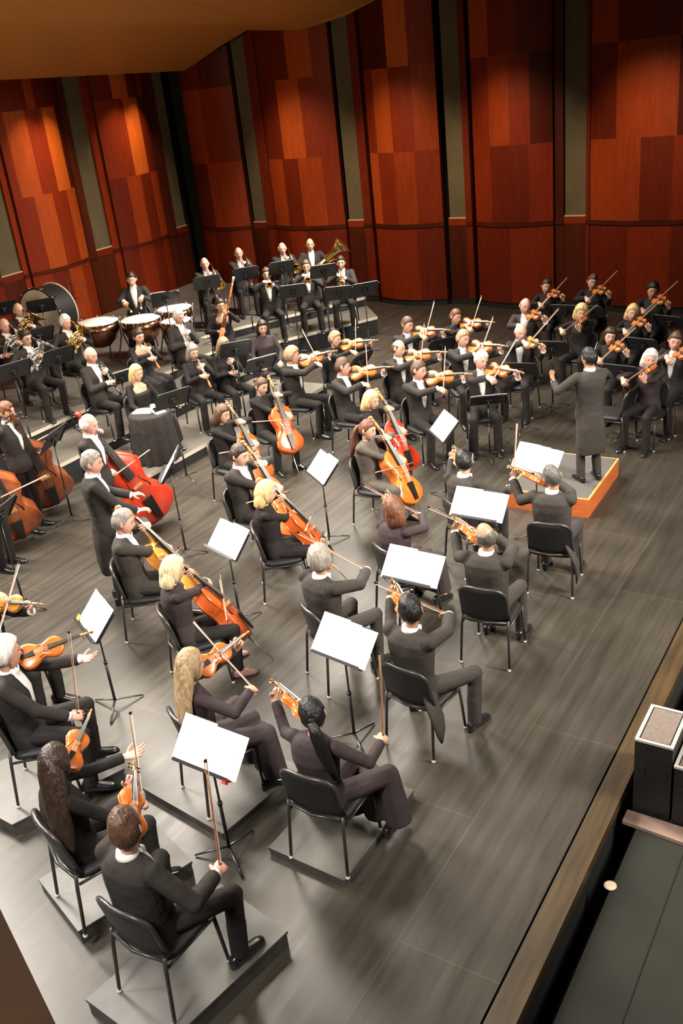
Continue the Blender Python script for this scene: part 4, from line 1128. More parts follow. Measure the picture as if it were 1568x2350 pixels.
# ------------------------------------------------------------------ platforms, podium, risers
def platform(name, label, poly, z, zb=0.0, group='stage platforms'):
    r = thing(name, label, 'platform', TR(0, 0, 0), group)
    xs = sum(p[0] for p in poly) / len(poly); ys = sum(p[1] for p in poly) / len(poly)
    r.matrix_world = TR(xs, ys, zb)
    P = [(x - xs, y - ys) for x, y in poly]
    slab('deck', P, z - zb - .06, z - zb, 'deck_grey', 'deck_edge', r)
    Q = [(x * .992, y * .992) for x, y in P]
    slab('skirt', Q, 0, z - zb - .06, 'deck_skirt', 'deck_skirt', r)
    return r
platform('stage_platform', 'low grey stage platform carrying the front row of woodwind players', [(-10.72, 8.9), (-9.45, 8.9), (-9.42, 10.45), (-9.05, 11.0), (-9.1, 13.35), (-10.72, 13.35)], .2)
platform('stage_platform', 'middle grey stage platform carrying the clarinet and bassoon players', [(-11.8, 8.5), (-10.73, 8.5), (-10.73, 13.36), (-11.3, 14.6), (-11.8, 14.6)], .4)
platform('stage_platform', 'high grey stage platform along the back wall under drums and horns', [(-16.8, 8.2), (-11.81, 8.2), (-11.81, 14.3), (-12.75, 14.3), (-12.75, 19.0), (-16.8, 19.0)], .6)
platform('stage_platform', 'grey stage platform with pale edge in front of the trumpet players', [(-11.79, 14.62), (-11.5, 14.62), (-11.32, 15.1), (-10.2, 17.16), (-10.95, 18.0), (-11.55, 16.9), (-12.3, 15.4), (-12.74, 14.5), (-12.74, 14.31)], .4)
platform('stage_platform', 'raised grey stage platform under the trombone and tuba players', [(-12.74, 14.53), (-12.31, 15.42), (-10.97, 18.02), (-11.7, 18.9), (-12.74, 18.9)], .6)
lg = MB()
for (x, y) in ((-10.28, 17.12), (-10.62, 16.42), (-10.9, 17.9)): 
    m_ = MB(); m_.tube([(x, y, 0), (x, y, .36)], .022, 8); tag(m_.obj('platform_leg', 'deck_edge'), {-10.28: 'pale metal leg at the outer corner of the trumpet platform', -10.62: 'pale metal leg under the front edge of the trumpet platform', -10.9: 'pale metal leg under the rear corner of the trumpet platform'}[x], 'platform leg', 'legs of the trumpet platform')
# podium
pd = thing('podium', 'conductor podium with orange wooden sides and grey carpet top', 'podium', TR(-3.80, 10.72, 0, 1.5))
for y0, y1 in ((-.67, .0), (.004, .67)):
    m_ = MB(); m_.box((0, (y0 + y1) / 2, .118), (1.04, y1 - y0, .236)); m_.obj('base', 'podium_wood', pd, False)
m_ = MB(); m_.box((0, 0, .2425), (.99, 1.29, .013)); m_.obj('carpet_top', 'podium_carpet', pd, False)
m_ = MB()
for sx in (-1, 1): m_.box((sx * .5125, 0, .2405), (.025, 1.34, .013))
for sy in (-1, 1): m_.box((0, sy * .6575, .2405), (1.0, .025, .013))
m_.obj('edge_trim', 'podium_trim', pd, False)
def riser(label, corners, z):
    xs = sum(c[0] for c in corners) / 4; ys = sum(c[1] for c in corners) / 4
    r = thing('riser_block', label, 'riser', TR(xs, ys, 0), 'riser blocks under the front violinists')
    P = [(x - xs, y - ys) for x, y in corners]
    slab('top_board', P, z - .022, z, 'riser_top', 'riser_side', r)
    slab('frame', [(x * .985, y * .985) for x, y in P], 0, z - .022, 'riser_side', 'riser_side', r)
riser('grey riser block under the ponytailed violinist near the stage edge', [(-3.66, 3.90), (-2.98, 3.88), (-2.96, 4.90), (-3.62, 4.92)], .07)
riser('grey riser block under the violinist with long straight blond hair', [(-5.0, 3.98), (-4.06, 3.86), (-3.92, 4.75), (-4.86, 4.87)], .07)
riser('grey riser block under the brown-haired violinist nearest the camera', [(-3.92, 2.30), (-3.26, 2.24), (-3.06, 3.30), (-3.72, 3.42)], .14)
riser('grey riser block under the dark-haired woman with the open left hand', [(-4.98, 2.86), (-4.36, 2.66), (-4.05, 3.50), (-4.70, 3.72)], .13)
riser('grey riser block under the white-haired violinist at the left edge', [(-6.5, 3.2), (-5.62, 3.16), (-5.25, 4.05), (-6.15, 4.20)], .13)
# flight cases in the pit
def case(label, x0, x1, y0, y1, z0, z1):
    r = thing('flight_case', label, 'case', TR((x0 + x1) / 2, (y0 + y1) / 2, z0), 'flight cases in the pit')
    w, d, h = x1 - x0, y1 - y0, z1 - z0
    m_ = MB(); m_.box((0, 0, h * .5), (w * .985, d * .985, h - .01)); m_.obj('body', 'case_black', r, False)
    m_ = MB(); m_.box((0, 0, h - .004), (w - .07, d - .07, .012)); m_.obj('lid', 'case_lid', r, False)
    m_ = MB()
    for sx in (-1, 1): m_.box((sx * (w / 2 - .0125), 0, h - .004), (.025, d, .018))
    for sy in (-1, 1): m_.box((0, sy * (d / 2 - .0125), h - .004), (w - .05, .025, .018))
    m_.obj('edge_trim', 'case_trim', r, False)
    for sx in (-1, 1):
        m_ = MB(); m_.box((sx * (w / 2 - .06), -d / 2, h * .62), (.05, .012, .06)); m_.obj('latch', 'case_black', r, False)
case('tall black flight case with white edges beside the stage lip', -1.47, -1.19, 5.66, 6.12, -.2, .5)
case('lower wide black flight case cut off by the right frame edge', -1.175, -.55, 5.64, 6.30, -.2, .36)
bd = slab('pit_board', [(-1.50, 5.50), (-.3, 5.42), (-.3, 5.60), (-1.50, 5.635)], -.2, -.17, 'pit_board'); tag(bd, 'narrow reddish board lying at the foot of the flight cases', 'board')
m_ = MB(); m_.lathe([(.030, 0), (.044, .0), (.046, .003), (.030, .005)], 18); o = m_.obj('floor_marker', 'spot_cream'); o.location = (-1.40, 4.88, -.2); tag(o, 'pale round spot on the dark pit floor', 'marker')

# ------------------------------------------------------------------ music stands
STANDS = []
def stand_at(x, y, zp, deg, label, kind='n', paper=None, plabel=None, color=None):
    parts = {'n': STAND, 'l': STAND_LOW, 'h': STAND_HI}[kind]
    mw = TR(x, y, zp, deg)
    key = 'standproto_' + kind
    if key not in PEOPLE: PEOPLE[key] = place(parts, 'music_stand', label, 'music stand', mw, 'music stands')
    else: copy_tree(PEOPLE[key], mw, label, 'music stands')
    if paper is not None:
        me = PAPERS[(kind, paper)]
        o = link('sheet_music', me); o.matrix_world = mw
        tag(o, plabel or ('white sheet music open on ' + label), 'sheet music', 'sheet music on the stands')
def stand_px(tl, tr, z, label, paper, who, zt=1.125, extra=0):
    a, b = at(*tl, zp_ + zt) if False else at(*tl, zt), at(*tr, zt)
    c = (a + b) / 2; d = b - a; deg = math.degrees(math.atan2(d.y, d.x))
    # top edge of the sheets sits about 0.115 m behind the post
    R2 = M.Rotation(math.radians(deg), 3, 'Z'); off = R2 @ V((0, .135, 0)); p = c - off; STANDS.append(TR(p.x, p.y, 0, deg))
    stand_at(p.x, p.y, 0, deg, 'black music stand ' + who, 'n', paper, 'white sheet music on the stand ' + who)
zp_ = 0
for tl, tr, pk, who in (
    ((428, 1635), (578, 1690), 1, 'before the ponytailed and the long blond violinists'),
    ((740, 1405), (880, 1455), 0, 'between the curly grey and the black-haired violinists'),
    ((905, 1250), (1017, 1273), 1, 'between the auburn woman and the balding violinist'),
    ((1053, 1116), (1168, 1133), 1, 'behind the head of the balding violinist'),
    ((1192, 1016), (1300, 1037), 0, 'at the front corner of the podium'),
    ((220, 1350), (265, 1405), 2, 'left of the blond-bobbed cellist, with yellow tab'),
    ((505, 1187), (578, 1222), 3, 'between the two blond cellists'),
    ((738, 1030), (778, 1060), 3, 'right of the cello of the curly-blond cellist'),
    ((1020, 940), (1054, 968), 2, 'in front of the long-ponytailed cellist')):
    stand_px(tl, tr, 0, '', pk, who)
pa = at(384, 1048, 1.32); stand_at(pa.x, pa.y, 0, -56, 'tall black music stand right of the red double bass', 'h', 3, 'white sheet music seen edge-on beside the red double bass')
def stand_c(px, py, zp, deg, label, kind='n', paper=None, plabel=None):
    h = {'n': 1.0, 'l': .88, 'h': 1.22}[kind]
    p = at(px, py, zp + h); stand_at(p.x, p.y, zp, deg, label, kind, paper, plabel)
# facing: deg = direction of the stand's +Y (away from its player) minus 90
DARK = [
 (1120, 917, 0, -150, 'black music stand seen from behind in front of the white-haired violist', 'l', 2, 'sheet music hidden behind the low tilted stand of the violists'),
 (822, 830, 0, -95, 'black music stand right of the violist in the front pair', 'h', None, None),
 (1012, 790, 0, -125, 'black music stand between the brown-haired and the auburn violists', 'n', None, None),
 (1196, 846, 0, -170, 'black music stand before the violinist with the golden violin', 'n', None, None),
 (1268, 796, 0, -175, 'wide black music stand left of the curly-haired woman', 'n', None, None),
 (1300, 712, 0, 180, 'black music stand before the rear pair, left desk', 'n', None, None),
 (1357, 714, 0, 175, 'black music stand before the rear pair, right desk', 'n', None, None),
 (1478, 790, 0, 170, 'black music stand before the woman with shoulder-length fair hair', 'n', None, None),
 (1540, 738, 0, 165, 'black music stand before the black-haired violinist at the back right', 'n', None, None),
 (1432, 852, 0, 172, 'black music stand right of the conductor', 'n', None, None),
 (474, 648, .6, -132, 'black music stand of the leftmost trombonist', 'h', None, None),
 (563, 628, .6, -132, 'black music stand of the middle trombonist', 'h', None, None),
 (645, 614, .6, -134, 'black music stand of the rightmost trombonist', 'h', None, None),
 (742, 622, .6, -138, 'black music stand below the tuba', 'h', None, None),
 (672, 668, .4, -142, 'black music stand of the two trumpeters in the middle', 'h', None, None),
 (778, 672, .4, -150, 'black music stand of the trumpeter with the bright shirt front', 'h', None, None),
 (836, 664, .4, -130, 'empty black music stand at the outer end of the trumpet platform', 'h', None, None),
 (596, 834, .2, -118, 'black music stand before the dark-bloused woman', 'n', 2, 'sheet music seen edge-on before the dark-bloused woman'),
 (540, 800, .2, -128, 'black music stand between the two seated woodwind women', 'h', None, None),
 (94, 702, .6, -129, 'black music stand in front of the bass drum', 'h', None, None),
 (88, 770, .6, -105, 'black music stand between two horn players', 'h', None, None),
 (30, 850, .6, -105, 'black music stand at the left edge before the horns', 'h', None, None),
 (132, 818, .6, -105, 'black music stand before the white-haired horn player', 'h', None, None),
 (380, 686, .6, -135, 'black music stand beside the right kettledrum', 'h', 2, 'sheet music edge-on beside the right kettledrum'),
 (277, 866, .2, -105, 'black music stand left of the blond bob woodwind player', 'n', 2, 'sheet music seen edge-on left of the blond bob player'),
 (395, 915, .2, -110, 'black music stand right of the covered table', 'h', None, None),
 (120, 1005, 0, -72, 'black music stand between the two double basses', 'h', None, None),
 (-4, 1180, 0, -72, 'black music stand cut off at the left edge below the basses', 'h', None, None),
 (8, 708, .6, -125, 'black music stand at the far left before the back wall', 'h', None, None),
]
for px, py, zp, deg, lab, kind, pk, pl in DARK:
    if pk is not None and (kind, pk) not in PAPERS: pk = {'n': 2, 'l': 2, 'h': 3}[kind]
    stand_c(px, py, zp, deg, lab, kind, pk, pl)
# yellow marker tab and red tag
# ------------------------------------------------------------------ the players
def P_(key, who, px, py, desc=None, **kw):
    person(key, (desc or who), px, py, who=who, **kw)
# conductor and first violins
_c = at(1340, 1092, .249); 
P_('cond', 'the conductor', 1353, 822, 'standing conductor in a long grey tailcoat on the podium, back turned', zp=.249, sit=False, pose='conduct', face=133, outfit='tux_grey', hair=('short', 'black'), skin='skin_tan', tailcoat=True, shirt=True, size=0.955)
P_('p1a', 'the short-haired violinist beside the podium stand', 1066, 1060, 'violinist with short black hair and grey jacket, half hidden behind a music stand', face=80, pose='rest', outfit='tux_grey', hair=('short', 'black'), rh=(.30, .42, .86), bowdir=(.05, .1, 1), chair_turn=-25)
P_('p1b', 'the first violinist at the podium', 1268, 1095, 'grey-jacketed violinist with cropped dark hair right in front of the podium', tails=True, face=98, pose='violin', outfit='tux_grey', hair=('buzz', 'darkgrey'), skin='skin_tan', t=.36, gut=1.08, az=55)
P_('p2a', 'the auburn-haired violinist', 905, 1168, 'woman violinist with auburn bob and dark blouse, seen from behind', sex='f', chair_turn=-18, face=78, outfit='dress_plum', leg='skirt', hair=('bob', 'auburn'), t=.36, az=48)
P_('p2b', 'the balding violinist', 1116, 1232, 'stout violinist with bald crown and grey jacket, seen from behind', face=95, outfit='tux_grey', hair=('fringe', 'darkgrey'), skin='skin_tan', t=.20, gut=1.12, az=46)
P_('p3a', 'the curly grey violinist', 735, 1285, 'violinist with tousled grey hair and grey jacket, bow arm stretched right', chair_turn=-18, face=76, outfit='tux_grey', hair=('tousle', 'grey'), t=.44, az=42)
P_('p3b', 'the black-haired violinist', 943, 1402, 'violinist with short black hair, white collar and grey tailcoat, knees apart', tails=True, face=84, outfit='tux_grey', hair=('short', 'black'), skin='skin_tan', t=.44, az=48, spread=0.27)
P_('p4a', 'the long blond violinist', 437, 1528, 'woman violinist with long straight blond hair and dark dress', sex='f', zp=.07, face=66, outfit='dress_plum', leg='skirt', hair=('long', 'sandy'), t=.40, az=14, yaw=10, spread=0.22)
P_('p4b', 'the ponytailed violinist', 718, 1640, 'woman violinist with black ponytail and wide dark dress on a riser near the stage edge', sex='f', zp=.07, face=92, pose='rest', outfit='dress_plum', leg='skirt', hair=('ponytail', 'black'), rh=(.30, .40, .84), bowdir=(.03, .05, 1), az=62, spread=0.3, hem=0.1)
P_('q1', 'the white-haired violinist at the left edge', 12, 1500, 'white-haired violinist in black tailcoat resting his bow upright on his knee', zp=.13, face=42, pose='rest', outfit='tux_black', hair=('full', 'white'), skin='skin_pink', az=14, lh_open=(-.12, .58, 1.0), rh=(.14, .42, .68), spread=.17)
P_('q2', 'the dark long-haired violinist', 128, 1752, 'woman violinist with long dark hair in black, left hand open in front of her', sex='f', zp=.13, face=70, pose='rest', outfit='dress_black', hair=('long', 'darkbrown'), az=46, lh_open=(-.02,.60,.98), rh=(.16, .44, .72), shirt=False, leg='trousers')
P_('q3', 'the brown-haired violinist nearest the camera', 290, 1905, 'large violinist with brown hair and dark jacket nearest the camera, bow held upright', zp=.14, face=88, pose='rest', outfit='tux_black', hair=('short', 'brown'), skin='skin_pink', az=42, rh=(.30,.34,.80), bowdir=(-.05, .12, 1), gut=1.15, spread=0.27)
P_('q0', 'the violinist cut off by the left edge', -52, 1365, 'violinist cut off by the left frame edge, only arms and violin showing', zp=.0, face=20, pose='violin', outfit='dress_black', hair=('short', 'brown'), az=-10, t=.38, varnish='varnish_amber')
# cellos
P_('c600', 'the cellist with brown updo behind the others', 600, 886, 'woman cellist in black with brown bun, farthest of the cello group', sex='f', face=-20, pose='cello', outfit='dress_black', hair=('bun', 'brown'), t=.16, shirt=False)
P_('c508', 'the brown-bobbed cellist', 510, 950, 'woman cellist with brown bob in black, second row of cellos', sex='f', face=-5, pose='cello', outfit='dress_black', hair=('bob', 'brown'), t=.14, shirt=False)
P_('c548', 'the dark-haired cellist', 548, 1045, 'dark-haired cellist in black leaning over an orange cello', face=2, pose='cello', outfit='tux_black', hair=('short', 'darkbrown'), t=.20, varnish='varnish_orange')
P_('c610', 'the curly-blond cellist', 610, 1130, 'woman cellist with wavy blond hair and black top, bow hand stretched out', sex='f', face=38, pose='cello', outfit='dress_black', leg='skirt', hair=('bob', 'blond'), t=.30, shirt=False)
P_('c852', 'the blond cellist with the red cello', 852, 918, 'woman cellist with short blond hair behind a bright red cello', sex='f', face=-12, pose='cello', outfit='dress_black', hair=('bob', 'blond'), t=.16, varnish='varnish_red', shirt=False)
P_('c843', 'the long-ponytailed cellist', 843, 986, 'woman cellist with long auburn ponytail and taupe top', sex='f', face=-2, pose='cello', outfit='dress_taupe', leg='skirt', hair=('ponytail', 'auburn'), t=.20, varnish='varnish_orange', shirt=False)
P_('c275', 'the grey-jacketed cellist', 282, 1198, 'cellist with greying hair, white collar and grey jacket', face=35, pose='cello', outfit='tux_grey', hair=('short', 'grey'), skin='skin_pink', t=.2, varnish='varnish_amber')
P_('c400', 'the blond-bobbed cellist', 397, 1308, 'woman cellist with straight pale blond bob, dark top and pink shoes', sex='f', face=52, pose='cello', outfit='dress_plum', hair=('bob', 'paleblond'), t=.34, bowtilt=(0, 0, .2), shirt=False, shoe='shoe_pink')
# double basses
def bass_at(A, B, n, varnish, who, grip, tip, label):
    A, B = V(A), V(B); cd = (B - A).normalized(); n = V(n); n = (n - cd * cd.dot(n)).normalized()
    sw = {'body': varnish, 'neck': varnish}
    place(BASS, 'double_bass', label, 'double bass', frame(A + cd * .13, cd, n), 'double basses at the left', sw)
    d = V(tip) - V(grip)
    place(BOW, 'bow', 'wooden string bow in the right hand of ' + who, 'bow', frame(V(grip) - d.normalized() * .02, d, n), 'bows of the string players')
g1, t1_ = at(264, 1090, .97), at(332, 1040, 1.02)
P_('b200', 'the bald bassist', 203, 974, 'bald bassist with white shirt front playing the red double bass', sit=False, face=22, pose='idle', outfit='tux_black', hair=('fringe', 'white'), skin='skin_pink',
   Lw=at(230, 987, 1.47), Ld=(.6, .3, .4), Lb=(-.3, .3, .9), Rw=g1, Rd=(.2, .9, -.3), Rb=(.3, -.2, .9), hd_rot=(0, 12, 0))
bass_at((-8.37, 8.08, 0), (-8.84, 7.43, 1.77), (.80, -.50, .40), 'varnish_red', 'the bald bassist', g1, t1_, 'bright red double bass leaning beside the bald bassist')
P_('b210', 'the grey-haired standing man', 210, 1062, 'grey-haired man in black tailcoat standing with his back to the camera before the red bass', sit=False, face=52, pose='idle', outfit='tux_black', hair=('short', 'grey'), skin='skin_pink', tailcoat=True, Rg=(.16, .42, 1.05), Lg=(-.18, .40, 1.12), hd_rot=(-15, 10, 0))
g2, t2_ = at(14, 1050, 1.0), at(150, 975, 1.1)
P_('b15', 'the bassist at the left edge', 14, 945, 'reddish-haired bassist at the left edge with a dark brown double bass', sit=False, face=20, pose='idle', outfit='tux_black', hair=('short', 'auburn'),
   Lw=at(36, 962, 1.45), Ld=(.6, .3, .4), Lb=(-.3, .3, .9), Rw=g2, Rd=(.2, .9, -.3), Rb=(.3, -.2, .9))
bass_at((-10.33, 7.98, 0), (-10.0, 7.33, 1.78), (.70, -.45, .40), 'varnish_umber', 'the bassist at the left edge', g2, g2 + (t2_ - g2).normalized() * .7, 'dark brown double bass held by the bassist at the left edge')
g3, t3_ = at(-18, 1150, .95), at(28, 1128, .98)
P_('b0', 'the bassist outside the left edge', -62, 1015, 'bassist cut off by the left frame edge, only black-clad legs showing', sit=False, face=20, pose='idle', outfit='tux_black', hair=('short', 'black'), Lw=at(-40, 1040, 1.45), Rw=g3)
bass_at((-9.95, 7.02, 0), (-9.5, 6.42, 1.77), (.70, -.45, .40), 'varnish_brown', 'the bassist outside the left edge', g3, g3 + (t3_ - g3).normalized() * .7, 'russet double bass cut off by the left edge')
# woodwinds
P_('cl1', 'the bald clarinettist', 208, 816, 'bald clarinettist in black tailcoat seated facing right', zp=.4, face=5, pose='clarinet', outfit='tux_black', hair=('fringe', 'grey'), skin='skin_pink')
P_('w2', 'the dark-haired woodwind woman', 318, 772, 'dark-haired woman in low-necked black dress looking down', sex='f', zp=.4, vneck=True, face=-15, pose='oboe', outfit='dress_black', leg='skirt', hair=('bun', 'darkbrown'), shirt=False)
P_('bn1', 'the white-haired clarinettist', 410, 727, 'white-haired clarinettist in black tailcoat below the right kettledrum', zp=.4, face=-15, pose='clarinet_low', outfit='tux_black', hair=('short', 'white'), skin='skin_pink')
P_('bn2', 'the woman bassoonist', 505, 701, 'dark-haired woman in black holding a tall orange bassoon', sex='f', zp=.4, vneck=True, face=-30, pose='bassoon', outfit='dress_black', hair=('bun', 'darkbrown'), shirt=False, leg='skirt')
P_('fl', 'the grey-blond oboist', 443, 808, 'grey-blond woodwind player in black with an upright brown instrument', sex='f', zp=.2, face=-25, pose='oboe', outfit='dress_black', hair=('bob', 'grey'), shirt=False)
P_('bl', 'the short blond woodwind player', 313, 856, 'blond woman in deep-necked black dress beside the covered table', sex='f', zp=.2, vneck=True, face=-8, pose='idle', outfit='dress_black', leg='skirt', hair=('bob', 'blond'), shirt=False)
P_('w512', 'the fair-haired clarinettist', 513, 792, 'fair-haired woodwind woman in black left of the dark-bloused woman', sex='f', zp=.2, face=-22, pose='clarinet_low', outfit='dress_black', hair=('long', 'sandy'), shirt=False)
P_('w600', 'the dark-bloused woman', 602, 752, 'woman with dark hair and dark blouse below the trumpet platform', sex='f', zp=.2, face=-40, pose='idle', outfit='dress_plum', hair=('long', 'darkbrown'), shirt=False)
# horns and percussion
P_('h1', 'the horn player at the left edge', 10, 748, 'pink-faced horn player at the left edge', zp=.6, face=-10, pose='horn', hair=('fringe', 'grey'), skin='skin_pink')
P_('h2', 'the bespectacled horn player', 60, 776, 'dark-haired horn player with glasses and silver horn', zp=.6, face=-10, pose='horn', hair=('short', 'darkbrown'), glasses=True)
P_('h3', 'the white-haired horn player', 150, 740, 'white-haired horn player before the bass drum', zp=.6, face=-5, pose='horn', horn='horn_b', hair=('short', 'white'), skin='skin_pink')
P_('h4', 'the rear horn player', 42, 712, 'horn player partly hidden behind the front horns', zp=.6, face=-12, pose='horn', horn='horn_b', hair=('fringe', 'sandy'))
P_('timp', 'the timpanist', 302, 641, 'timpanist in black jacket with white shirt behind the kettledrums', zp=.6, face=-52, pose='timp', hair=('short', 'darkbrown'), seat_h=.60)
# brass
P_('tb1', 'the leftmost trombonist', 470, 606, 'bald trombonist, leftmost of the three trombones', zp=.6, face=-42, pose='trombone', hair=('fringe', 'grey'), skin='skin_pink')
P_('tb2', 'the middle trombonist', 548, 582, 'fair trombonist, middle of the three trombones', zp=.6, face=-42, pose='trombone', hair=('fringe', 'sandy'), skin='skin_pink')
P_('tb3', 'the rightmost trombonist', 648, 571, 'grey trombonist, rightmost of the three trombones', zp=.6, face=-46, pose='trombone', hair=('fringe', 'white'))
P_('tuba', 'the tuba player', 712, 562, 'balding tuba player behind a large brass tuba', zp=.6, face=-52, pose='tuba', hair=('fringe', 'darkbrown'))
P_('tp1', 'the leftmost trumpeter', 612, 630, 'dark-haired trumpeter, leftmost of the trumpets, hands raised to the mouth', zp=.4, face=-50, pose='trumpet', hair=('short', 'brown'))
P_('tp2', 'the middle trumpeter', 703, 612, 'trumpeter with glasses in front of the tuba', zp=.4, face=-55, pose='trumpet', hair=('short', 'brown'), glasses=True, el=-.25)
P_('tp3', 'the rightmost trumpeter', 783, 603, 'trumpeter with bright white shirt front at the platform end', zp=.4, face=-62, pose='trumpet', hair=('short', 'darkbrown'), el=-.6)
# violas and second violins
P_('v670', 'the grey-blond violist at the front', 670, 816, 'grey-blond violist in black, seen from the side, left of the viola pairs', pose='viola', face=8, hair=('tousle', 'sandy'), skin='skin_pink', t=.22)
P_('v770', 'the violist beside the platform', 768, 778, 'violist with fair hair below the trumpet platform', pose='viola', face=-22, sex='f', outfit='dress_black', hair=('short', 'sandy'), t=.26, shirt=False)
P_('v785', 'the violist with the upright bow', 786, 842, 'violist with brown hair in black leaning forward, bow upright', pose='viola', face=0, hair=('short', 'brown'), t=.3, skin='skin_pink', az=25)
P_('v935', 'the brown-haired violist in the rear pair', 934, 746, 'brown-haired violist, left of the rear viola pair', pose='viola', face=-40, hair=('short', 'brown'), t=.18)
P_('v1045', 'the auburn violist in the rear pair', 1045, 727, 'auburn violist, right of the rear viola pair', pose='viola', face=-45, sex='f', outfit='dress_black', hair=('short', 'auburn'), t=.2, shirt=False)
P_('v915', 'the balding violist with white shirt', 914, 800, 'balding violist with wide white shirt front', pose='viola', face=-30, hair=('fringe', 'brown'), t=.22)
P_('v1063', 'the fair-haired violist behind the white-haired one', 1062, 777, 'violist with sandy hair just behind the white-haired violist', pose='viola', face=-48, hair=('short', 'sandy'), t=.24)
P_('v958', 'the violist with the tall upright bow', 960, 850, 'violist with brown hair and open white shirt nearest the cellos', pose='viola', face=-28, hair=('short', 'brown'), t=.28, skin='skin_pink')
P_('v1103', 'the white-haired violist', 1104, 826, 'white-haired violist behind a low black stand', pose='viola', face=-62, hair=('short', 'white'), t=.22, skin='skin_pink')
P_('v1195', 'the bald violinist with golden violin', 1195, 762, 'bald violinist with a bright golden violin', face=-82, hair=('fringe', 'white'), skin='skin_pink', t=.1, varnish='varnish_amber', az=45)
P_('v1204', 'the grey-haired violinist behind the bald one', 1205, 702, 'grey-haired violinist in grey jacket behind the bald one', face=-82, outfit='tux_grey', hair=('fringe', 'grey'), skin='skin_pink', t=.34)
P_('v1254', 'the violinist in the rear left desk', 1254, 656, 'woman violinist with dark bun before the far wall, left desk', sex='f', outfit='dress_black', face=-85, hair=('bun', 'darkbrown'), t=.36, shirt=False)
P_('v1360', 'the violinist in the rear right desk', 1360, 646, 'violinist with reddish hair before the far wall, right desk', face=-90, outfit='dress_black', hair=('short', 'brown'), t=.3, shirt=False)
P_('v1335', 'the curly blond violinist', 1334, 716, 'woman violinist with curly blond hair left behind the conductor', sex='f', outfit='dress_black', face=-92, hair=('curly', 'blond'), t=.34, shirt=False, az=8)
P_('v1452', 'the fair-haired violinist', 1452, 716, 'woman violinist with shoulder-length fair hair', sex='f', outfit='dress_black', face=-95, hair=('bob', 'blond'), t=.30, shirt=False)
P_('v1498', 'the black-haired violinist at the back', 1498, 666, 'violinist with black hair before the far wall on the right', outfit='dress_black', face=-96, hair=('full', 'black'), t=.34, shirt=False, skin='skin_tan')
P_('v1400', 'the dark-haired violinist behind the conductor', 1400, 770, 'woman violinist with long dark hair just right of the conductor', sex='f', outfit='dress_black', face=-95, hair=('long', 'darkbrown'), t=.36, shirt=False)
P_('v1492', 'the white-haired violinist on the right', 1492, 822, 'white-haired woman violinist seated right of the conductor', sex='f', outfit='dress_plum', face=-98, hair=('bob', 'white'), t=.36, shirt=False, skin='skin_pink', az=6)
P_('v1548', 'the violinist at the right edge', 1550, 782, 'violinist with white shirt front cut off by the right edge', face=-104, hair=('short', 'brown'), skin='skin_pink', t=.2)
m_ = MB(); m_.box(STQ(-.235, -.030, -.135), (.045, .010, .055), M.Rotation(math.radians(-42), 3, 'X')); o = m_.obj('marker_tab', 'yellow_tape', None, False); o.matrix_world = STANDS[5]; tag(o, 'small yellow tab at the lower corner of the left music stand', 'tab')
m_ = MB(); m_.box(STQ(.235, -.040, -.168), (.034, .036, .040), M.Rotation(math.radians(-42), 3, 'X')); o = m_.obj('clip', 'red_tape', None, False); o.matrix_world = STANDS[0]; tag(o, 'small red clip at the right end of the foremost music stand', 'clip')
# an empty chair right of the conductor
q = at(1407, 915, .68); copy_tree(PEOPLE['chairproto'], TR(q.x, q.y, 0, 85), 'empty black padded chair right of the conductor, seen from behind', 'orchestra chairs')

# ------------------------------------------------------------------ percussion
def timpano(px, py, r, label, zp=.6, zt=1.42):
    p = at(px, py, zt); t = thing('timpani', label, 'kettledrum', TR(p.x, p.y, zp), 'kettledrums')
    h = zt - zp
    m_ = MB(); m_.lathe([(.05, h - .50), (r * .45, h - .46), (r * .78, h - .34), (r * .95, h - .18), (r, h - .03)], 28); m_.obj('bowl', 'copper', t)
    m_ = MB(); m_.lathe([(r * .0, h + .004), (r * .97, h + .004), (r * 1.0, h - .006), (r * 1.0, h - .02)], 32, caps=False); m_.obj('drum_head', 'drum_skin', t)
    m_ = MB(); m_.tube([(r * 1.03 * math.cos(k * PI / 16), r * 1.03 * math.sin(k * PI / 16), h - .008) for k in range(32)], .012, 8, closed=True); m_.obj('hoop', 'silver', t)
    for k in range(4):
        a = k * PI / 2 + .4; ca, sa = math.cos(a), math.sin(a)
        m_ = MB(); m_.tube([(r * 1.06 * ca, r * 1.06 * sa, h), (r * 1.06 * ca, r * 1.06 * sa, h - .30), (r * .7 * ca, r * .7 * sa, .06), (r * .75 * ca, r * .75 * sa, .0)], .014, 6); m_.obj('strut', 'chair_frame', t)
    for k in range(8):
        a = k * PI / 4; m_ = MB(); m_.tube([(r * 1.07 * math.cos(a), r * 1.07 * math.sin(a), h + .03), (r * 1.07 * math.cos(a), r * 1.07 * math.sin(a), h - .08)], .008, 6); m_.obj('tuning_rod', 'silver', t)
timpano(223, 738, .40, 'large kettledrum with white head, leftmost of the kettledrums')
timpano(322, 731, .37, 'kettledrum with white head in front of the timpanist')
timpano(400, 706, .33, 'small kettledrum with white head, rightmost of the kettledrums', zt=1.48)
timpano(404, 735, .28, 'small kettledrum half hidden behind the white-haired clarinettist', zt=1.36)
